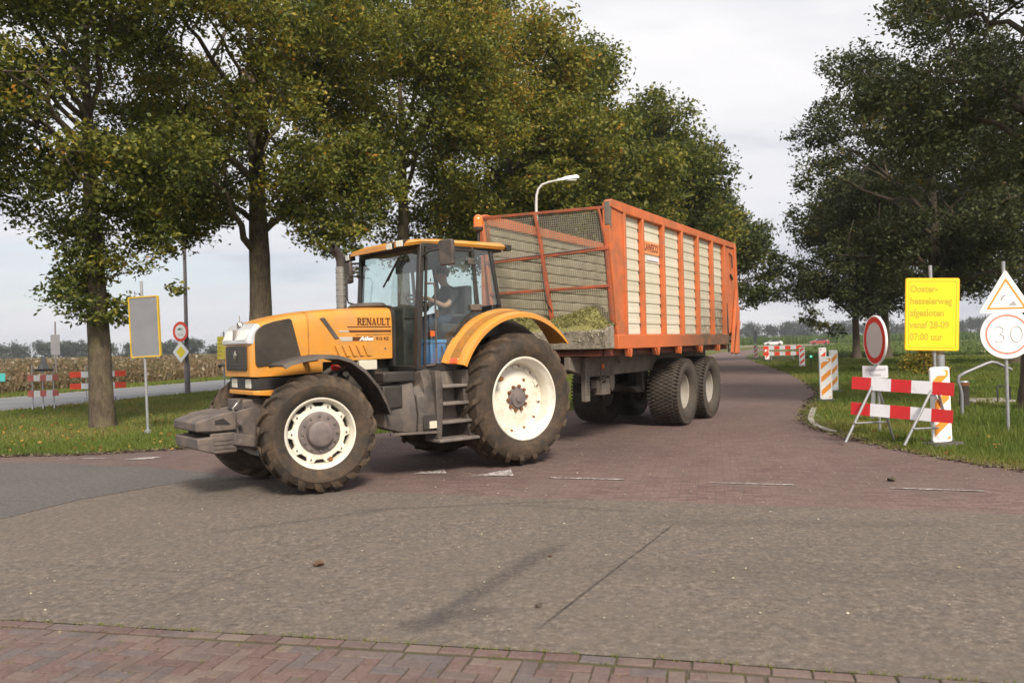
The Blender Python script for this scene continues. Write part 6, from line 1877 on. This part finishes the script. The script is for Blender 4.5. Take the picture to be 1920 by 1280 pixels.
o_ = round_poly([(-SW/2+.045, -SH/2+.045), (SW/2-.045, -SH/2+.045), (SW/2-.045, SH/2-.045), (-SW/2+.045, SH/2-.045)], .03)
i_ = round_poly([(-SW/2+.056, -SH/2+.056), (SW/2-.056, -SH/2+.056), (SW/2-.056, SH/2-.056), (-SW/2+.056, SH/2-.056)], .03)
ring_poly('border', o_, i_, M['sign_yellow_letter'], -.0075, .003, SG_)
for k, s in enumerate(('Ooster-', 'hesselerweg', 'afgesloten', 'vanaf 28-09', '07:00 uur')):
    txt(s, .158, -.335, .405-.192*k, -.006, M['sign_yellow_letter'], SG_, .80, 'LEFT', .005)
for zz in (-.40, .40):
    plate('bracket', [(-.12, zz-.02), (.12, zz-.02), (.12, zz+.02), (-.12, zz+.02)], M['galv'], .026, .05, SG_)

# road-works triangle and 30 limit sharing a pole
P3 = face_obj('speed_sign', (8.85, 14.3, 0), radians(-12))
tag(P3, 'round 30 speed limit sign below a road works triangle on one galvanised pole', 'sign')
m = MB(); m.tube([(0, .06, -.1), (-.01, .06, 3.03)], .030, 12); m.build('pole', M['galv'], P3, smooth=60)
t0, t1 = .46, .74
tri = lambda s: round_poly([(-.46*s, -.25*s), (.46*s, -.25*s), (0, .53*s)], .05*s)
TB = empty('triangle_board', (0, 0, 2.35), 0, P3)
plate('panel', tri(1.0), M['sign_white'], 0, .022, TB, .004)
ring_poly('border', tri(.72), tri(.60), M['sign_orange'], -.004, .003, TB)
# the digging figure: a heap and the upper body of a worker, in plain grey
plate('pictogram', [(.03, -.115), (.17, -.115), (.115, -.03)], M['sign_thin_grey'], -.004, .003, TB)
plate('pictogram', round_poly([(-.10, -.02), (-.075, .05), (-.02, .085), (.0, .055), (-.05, .03), (-.07, -.03)], .02), M['sign_thin_grey'], -.004, .003, TB)
DB = empty('disc_board', (0, -.002, 1.72), 0, P3)
plate('panel', disc_pts(.435), M['sign_white'], 0, .022, DB)
ring('border', .325, .355, M['sign_pale_red'], -.004, .003, DB)
def hollow_digits():
    # pale outlines only: flash glare painted as washed-out strokes
    def loop(pts, w_=.012):
        m = MB(); m.tube([(x, -.003, z) for x, z in pts], w_/2, 6)
        return m
    d3 = [(-.20, .10), (-.17, .135), (-.11, .14), (-.065, .105), (-.07, .045), (-.12, .005), (-.065, -.025), (-.05, -.08), (-.085, -.13), (-.15, -.14), (-.205, -.11)]
    d0 = [(.15+.095*cos(a), .14*sin(a)) for a in [2*pi*k/24 for k in range(25)]]
    for p in (d3, d0):
        loop(p).build('lettering', M['sign_thin_grey'], DB, smooth=60)
hollow_digits()
for zz in (2.35, 1.72):
    m = MB(); m.box((0, .045, zz), (.16, .05, .05)); m.build('bracket', M['galv'], P3)

# round closed-road sign behind the barrier, turned to the left
P4 = face_obj('closed_road_sign', (6.62, 14.62, 0), radians(-90))
tag(P4, 'round red-rimmed white closed-road sign turned to the left behind the striped barrier', 'sign')
m = MB(); m.tube([(0, .055, -.05), (0, .055, 1.95)], .026, 12); m.build('pole', M['galv'], P4, smooth=60)
D4 = empty('disc_board', (0, 0, 1.67), 0, P4)
m = MB(); m.lathe([(.0, .0), (.42, 0), (.445, -.004), (.455, .012), (.45, .035), (.43, .045), (.0, .03)], 56); m.build('panel', M['sign_white'], D4, smooth=40)
ring('rim', .325, .425, M['sign_red'], -.006, .004, D4)
plate('face', disc_pts(.33), M['sign_grey_face'], -.004, .003, D4)
U4 = face_obj('under_plate', (0, .0, 1.09), radians(72), 0, P4)
plate('panel', round_poly([(-.215, -.115), (.215, -.115), (.215, .115), (-.215, .115)], .025), M['barrier_white'], -.01, .02, U4, .003)
txt('uitgezonderd', .075, 0, .045, -.0115, M['sign_thin_grey'], U4, .84, 'CENTER', .001)
txt('fietsers', .075, 0, -.05, -.0115, M['sign_thin_grey'], U4, .84, 'CENTER', .001)

# striped A-frame barrier on the right
def barrier(name, a, b, zs, bh, segs, label, group, col='barrier_red', leg_h=1.05, end_over=.26, splay=.42, frames=True):
    a, b = Vector((*a, 0)), Vector((*b, 0))
    d = b-a; L = d.length; yaw = atan2(d.y, d.x)
    e = face_obj(name, tuple(a), yaw); tag(e, label, 'barrier', group)
    for zc in zs:
        bd = empty('board', (0, 0, zc), 0, e)
        w_ = L/segs
        for k in range(segs):
            m = MB(); m.box((w_*(k+.5), 0, 0), (w_, .03, bh)); m.build('band', M[col] if k % 2 == 0 else M['barrier_white'], bd)
    return e, L
BR, BL_ = barrier('road_barrier', (5.53, 13.20), (6.70, 12.28), (.99, .57), .20, 5, 'red and white A-frame barrier on steel legs at the right verge', 'red and white road barriers')
BR.rotation_euler = (0, radians(3.4), BR.rotation_euler.z)
for x0 in (.33, 1.20):
    m = MB()
    m.bar((x0, .03, 1.09), (x0, .03, .44), .06, .05)
    m.tube([(x0+.02, .05, 1.08), (x0-.30, -.36, .03+.06*x0)], .021, 10); m.tube([(x0+.02, .06, 1.06), (x0+.22, .52, .03+.06*x0)], .021, 10)
    m.tube([(x0-.20, -.28, .36), (x0+.14, .36, .36)], .016, 8)
    m.build('frame', M['galv'], BR, smooth=50)

# bent steel bar, stump of a post and a low rack behind
m = MB(); m.tube([(9.41, 16.8, -.05), (9.41, 16.8, .48), (9.385, 16.8, .62), (9.34, 16.8, .76), (9.37, 16.8, .86), (9.50, 16.8, .93), (9.95, 16.8, 1.11), (10.06, 16.8, 1.14), (10.16, 16.8, 1.12), (10.47, 16.8, .97)], .034, 10)
o = m.build('bent_rail', M['sign_back'], None, smooth=60); tag(o, 'bent galvanised steel rail rising from the grass right of the beacon', 'rail')
PO = empty('marker_post', (10.7, 19.0, 0)); tag(PO, 'short dark marker post with a brown top behind the bent rail', 'post')
m = MB(); m.tube([(0, 0, -.1), (0, 0, .60)], .105, 14); m.build('post', M['chassis_dark'], PO, bevel=.01)
m = MB(); m.tube([(0, 0, .52), (0, 0, .59)], .109, 14); m.build('band', M['rust'], PO)
m = MB(); m.tube([(0, 0, .60), (0, 0, .63)], [.105, .085], 14); m.build('cap', M['galv'], PO)
m = MB(); m.tube([(12.1, 20.0, -.1), (12.1, 20.0, .40), (12.13, 20.02, .43), (12.55, 20.25, .40), (12.58, 20.27, .36), (12.58, 20.27, -.1)], .020, 8); o = m.build('low_rack', M['sign_black'], None, smooth=60); tag(o, 'low black tubular rack at the foot of the right-hand tree', 'rack')
m = MB(); m.prism(round_poly([(11.5, 20.1), (12.6, 20.0), (12.9, 21.0), (11.7, 21.2)], .2), -.05, .05, 'xy'); o = m.build('concrete_slab', M['concrete'], None, bevel=.02); tag(o, 'flat grey concrete slab lying in the grass by the black rack', 'slab')

# far road barrier between red beacons
FB, _l = barrier('road_barrier', (19.45, 62.0), (22.2, 61.4), (1.02, .56), .28, 7, 'red and white barrier across the far grass tip between two striped beacons', 'red and white road barriers', 'far_red')
for x0 in (.6, 2.2):
    m = MB(); m.bar((x0, .06, 1.15), (x0, .06, .0), .07, .05); m.bar((x0-.3, .3, .02), (x0+.3, -.3, .02), .06, .05); m.build('frame', M['galv'], FB)
FS = face_obj('far_sign', (21.7, 71.5, 0), radians(35)); tag(FS, 'grey backed sign on a thin pole at the far road bend behind the trailer', 'sign')
m = MB(); m.tube([(0, 0, 0), (0, 0, 2.6)], .04, 8); m.build('pole', M['galv'], FS)
m = MB(); m.box((0, -.05, 1.9), (.45, .03, 1.1)); m.build('panel', M['sign_back'], FS)
GL = empty('signal_lamp', (16.77, 45.0, 0)); tag(GL, 'small green signal lamp in the grass right of the far barrier', 'lamp')
m = MB(); m.tube([(0, 0, 0), (0, 0, .6)], .025, 8); m.box((0, 0, .68), (.16, .1, .2)); m.build('housing', M['cab_dark'], GL)
q = NT('green_lamp'); q.pbr((.02, .3, .1), .3, emit=(.10, 1, .35), es=2.5)
m = MB(); m.lathe([(0, -.03), (.05, -.02), (.055, 0)], 12, M=Matrix.Translation((0, -.055, .68))); m.build('lens', q.mat, GL)

# ------------------------------------------------------------------ left side
# notice seen from behind
BS = face_obj('sign_seen_from_behind', (-8.12, 17.75, 0), radians(170), 0); tag(BS, 'tall sign seen from behind, grey with yellow edge, beside the left oak', 'sign')
m = MB(); m.tube([(0, -.0, -.05), (.0, -.0, .06)], [.07, .07], 12); m.tube([(0, 0, 0), (.03, 0, 1.6), (.085, 0, 3.36)], .030, 12); m.build('pole', M['galv'], BS, smooth=50)
NB = empty('board', (.0, -.0, 2.345), 0, BS); NB.rotation_euler = (0, radians(1.8), 0)
plate('back', round_poly([(-.345, -.655), (.345, -.655), (.345, .655), (-.345, .655)], .03), M['sign_back'], .03, .012, NB)
o_ = round_poly([(-.365, -.675), (.365, -.675), (.365, .675), (-.365, .675)], .04); i_ = round_poly([(-.338, -.648), (.338, -.648), (.338, .648), (-.338, .648)], .03)
ring_poly('edge', o_, i_, paint('dull_yellow', (0.62, 0.40, 0.03), .5, var=.1), .0, .055, NB)
for x_ in (-.27, .12):
    m = MB(); m.box((x_, .02, -.645), (.06, .03, .03)); m.build('clip', M['sign_white'], NB)

# lamp post with a round sign and a yellow diamond
LP = face_obj('lamp_post', (-13.85, 34.05, 0), radians(18)); tag(LP, 'tall grey lamp post at the main road, rising into the oak leaves', 'lamp post')
m = MB(); m.tube([(0, 0, -.05), (0, 0, 1.25), (0, 0, 1.3), (0, 0, 7.5), (.0, 0, 8.6)], [.12, .115, .085, .065, .055], 14); m.tube([(0, 0, 8.6), (.1, 0, 8.95), (.6, 0, 9.1), (1.3, 0, 9.15)], .05, 8); m.build('pole', M['pole_dark'], LP, smooth=40)
m = MB(); m.box((1.6, 0, 9.14), (.7, .26, .12), taper=(.8, .6)); m.build('lantern', M['pole_pale'], LP, bevel=.03)
PS = face_obj('prohibition_sign', (-14.02, 33.86, 0), radians(-23)); tag(PS, 'red ringed white traffic sign clamped to the dark lamp post above a yellow diamond', 'sign')
plate('panel', disc_pts(.42, 48, 0, 2.645), M['sign_black'], 0, .03, PS)
e = empty('face', (0, 0, 2.645), 0, PS)
plate('disc', disc_pts(.33), M['sign_white'], -.004, .003, e); ring('rim', .30, .425, M['far_red'], -.008, .005, e)
# faint pictograms: tractor over bicycle, in dull green
plate('pictogram', round_poly([(-.15, .06), (.02, .06), (.04, .13), (-.02, .17), (-.15, .12)], .02), M['sign_green'], -.0075, .003, e)
ring_poly('pictogram', disc_pts(.055, 16, .09, .09), disc_pts(.04, 16, .09, .09), M['sign_green'], -.0075, .003, e)
for cx in (-.09, .07):
    ring_poly('pictogram', disc_pts(.058, 16, cx, -.13), disc_pts(.046, 16, cx, -.13), M['sign_green'], -.0075, .003, e)
PD = face_obj('priority_sign', (-14.02, 33.86, 0), radians(-23)); tag(PD, 'white-edged yellow priority diamond clamped to the lamp post under the round sign', 'sign')
dm = lambda r: round_poly([(0, -r), (r, 0), (0, r), (-r, 0)], .05)
e = empty('face', (0, 0, 1.78), 0, PD)
plate('panel', dm(.47), M['sign_black'], .0, .03, e); plate('border', dm(.46), M['sign_white'], -.005, .005, e); plate('diamond', dm(.26), M['sign_yellow'], -.009, .004, e)

# yellow notice half hidden by the tractor nose
Y2 = face_obj('notice_sign', (-10.90, 30.0, 0), radians(-48)); tag(Y2, 'narrow-looking yellow notice sign peeping out left of the tractor grille', 'sign')
m = MB(); m.tube([(.1, .05, 0), (.1, .05, 2.5)], .03, 8); m.build('pole', M['galv'], Y2)
m = MB(); m.box((0.05, 0, 1.9), (.80, .03, .86)); m.build('panel', M['sign_yellow'], Y2)
for k in range(5): txt(('Ooster-', 'hesselerweg', 'afgesloten', 'vanaf 28-09', '07:00 uur')[k], .10, -.30, 2.2-.145*k, -.017, M['sign_yellow_letter'], Y2, .8, 'LEFT')

M['faded_red'] = paint('faded_red', (0.52, 0.13, 0.12), .5, var=.15, dirt=(.45, .36, .33), dirt_amt=.4)
# trestle barriers by the main road
def stand_barrier(a, b, zs, bh, segs, label, posts, height, col='far_red'):
    e, L = barrier('road_barrier', a, b, zs, bh, segs, label, 'red and white road barriers', col)
    for x0 in posts:
        m = MB(); m.tube([(x0, .05, height), (x0, .05, .10)], .022, 8)
        m.tube([(x0, -.62, .0), (x0, -.40, .13), (x0, .42, .13), (x0, .62, .0)], .022, 8)
        m.build('stand', M['galv'], e, smooth=50)
    return e
B1 = stand_barrier((-16.20, 26.7), (-15.42, 27.15), (1.02, .50), .20, 5, 'red and white barrier on galvanised stands with a grey triangular sign on it', (.14, .44, .76), 1.45, 'faded_red')
m = MB(); m.prism(round_poly([(.32, 1.30), (.64, 1.30), (.54, 1.70), (.44, 1.72)], .03), .06, .085); m.build('triangular_sign', M['sign_back'], B1)
m = MB(); m.box((.48, .03, 1.28), (.55, .06, .07)); m.build('clamp', M['sign_black'], B1)
B2 = stand_barrier((-16.72, 30.2), (-14.85, 30.7), (1.02, .58), .21, 5, 'red and white barrier half hidden behind the trunk of the left oak', (.55, 1.45), 1.38)
TS = face_obj('far_notice', (-28.2, 49.4, 0), radians(10)); tag(TS, 'grey notice board on a thin pole in the brown weeds left of the oak', 'sign')
m = MB(); m.tube([(0, .04, 0), (0, .04, 3.85)], .045, 8); m.build('pole', M['pole_dark'], TS)
m = MB(); m.box((0, 0, 2.43), (.52, .03, 1.25)); m.build('panel', M['sign_back'], TS)
TE = face_obj('teal_sign', (-22.55, 35.0, 0), radians(15)); tag(TE, 'small teal sign on a short post at the left edge by the main road', 'sign')
m = MB(); m.tube([(0, .04, 0), (0, .04, 1.05)], .03, 8); m.build('post', M['galv'], TE)
m = MB(); m.box((0, 0, .86), (.62, .03, .36)); m.build('panel', M['sign_teal'], TE, bevel=.02)

# street lamp over the trailer
SL = empty('street_lamp', (0.86, 25.0, 0)); tag(SL, 'slim pale street lamp curving over the mesh front of the trailer', 'street lamp')
m = MB(); m.tube([(0, 0, -.1), (0, 0, 3), (0, 0, 6.12), (.02, 0, 6.40), (.08, 0, 6.59), (.21, 0, 6.73), (.43, 0, 6.80), (.70, 0, 6.85)], [.07, .055, .045, .040, .036, .034, .032, .03], 12); m.build('pole', M['pole_pale'], SL, smooth=60)
m = MB(); m.loft([[(x, a*w, z+b*h) for a, b in ((-1, -.3), (-.7, .5), (.7, .5), (1, -.3))] for x, w, z, h in ((.66, .035, 6.85, .06), (.83, .06, 6.87, .09), (.94, .10, 6.89, .13), (1.29, .11, 6.93, .13), (1.36, .07, 6.915, .07))]); m.build('lantern', M['sign_white'], SL, smooth=40)
m = MB(); m.box((1.12, 0, 6.84), (.32, .15, .05)); m.build('lamp_bowl', M['lens'], SL, bevel=.015)

# two far cars on the lane
def car(loc, rz, col, label):
    e = empty('car', loc, rz); tag(e, label, 'car', 'cars on the far lane')
    m = MB()
    m.loft([[(x, a*w, z) for a, z in ((-1, z0), (1, z0), (1, z1), (-1, z1))] for x, w, z0, z1 in ((-2.1, .80, .35, .80), (-1.9, .85, .28, .92), (-.9, .87, .25, .95), (1.0, .87, .25, .92), (1.9, .84, .28, .78), (2.1, .75, .35, .62))]); m.build('body', paint('car_paint', col, .3, var=.05, coat=.4), e, bevel=.04)
    m = MB(); m.loft([[(x, a*w*k, z) for a, k, z in ((-1, 1, .92), (1, 1, .92), (1, .86, zt), (-1, .86, zt))] for x, w, zt in ((-1.75, .80, 1.0), (-1.1, .82, 1.42), (.3, .82, 1.42), (1.05, .80, .96))]); m.build('cabin', M['car_glass'], e, bevel=.03)
    for x_ in (-1.3, 1.3):
        for s in (1, -1):
            m = MB(); m.lathe([(0, -.1), (.30, -.1), (.32, 0), (.30, .1), (0, .1)], 16); m.build('wheel', M['tyre'], e, loc=(x_, s*.80, .32))
car((62.0, 190.0, 0), radians(170), (.60, .60, .60), 'tiny silver car on the far lane left of the round closed-road sign')
car((72.6, 189.0, 0), radians(170), (.35, .05, .05), 'tiny dark red car on the far lane just left of the round sign')
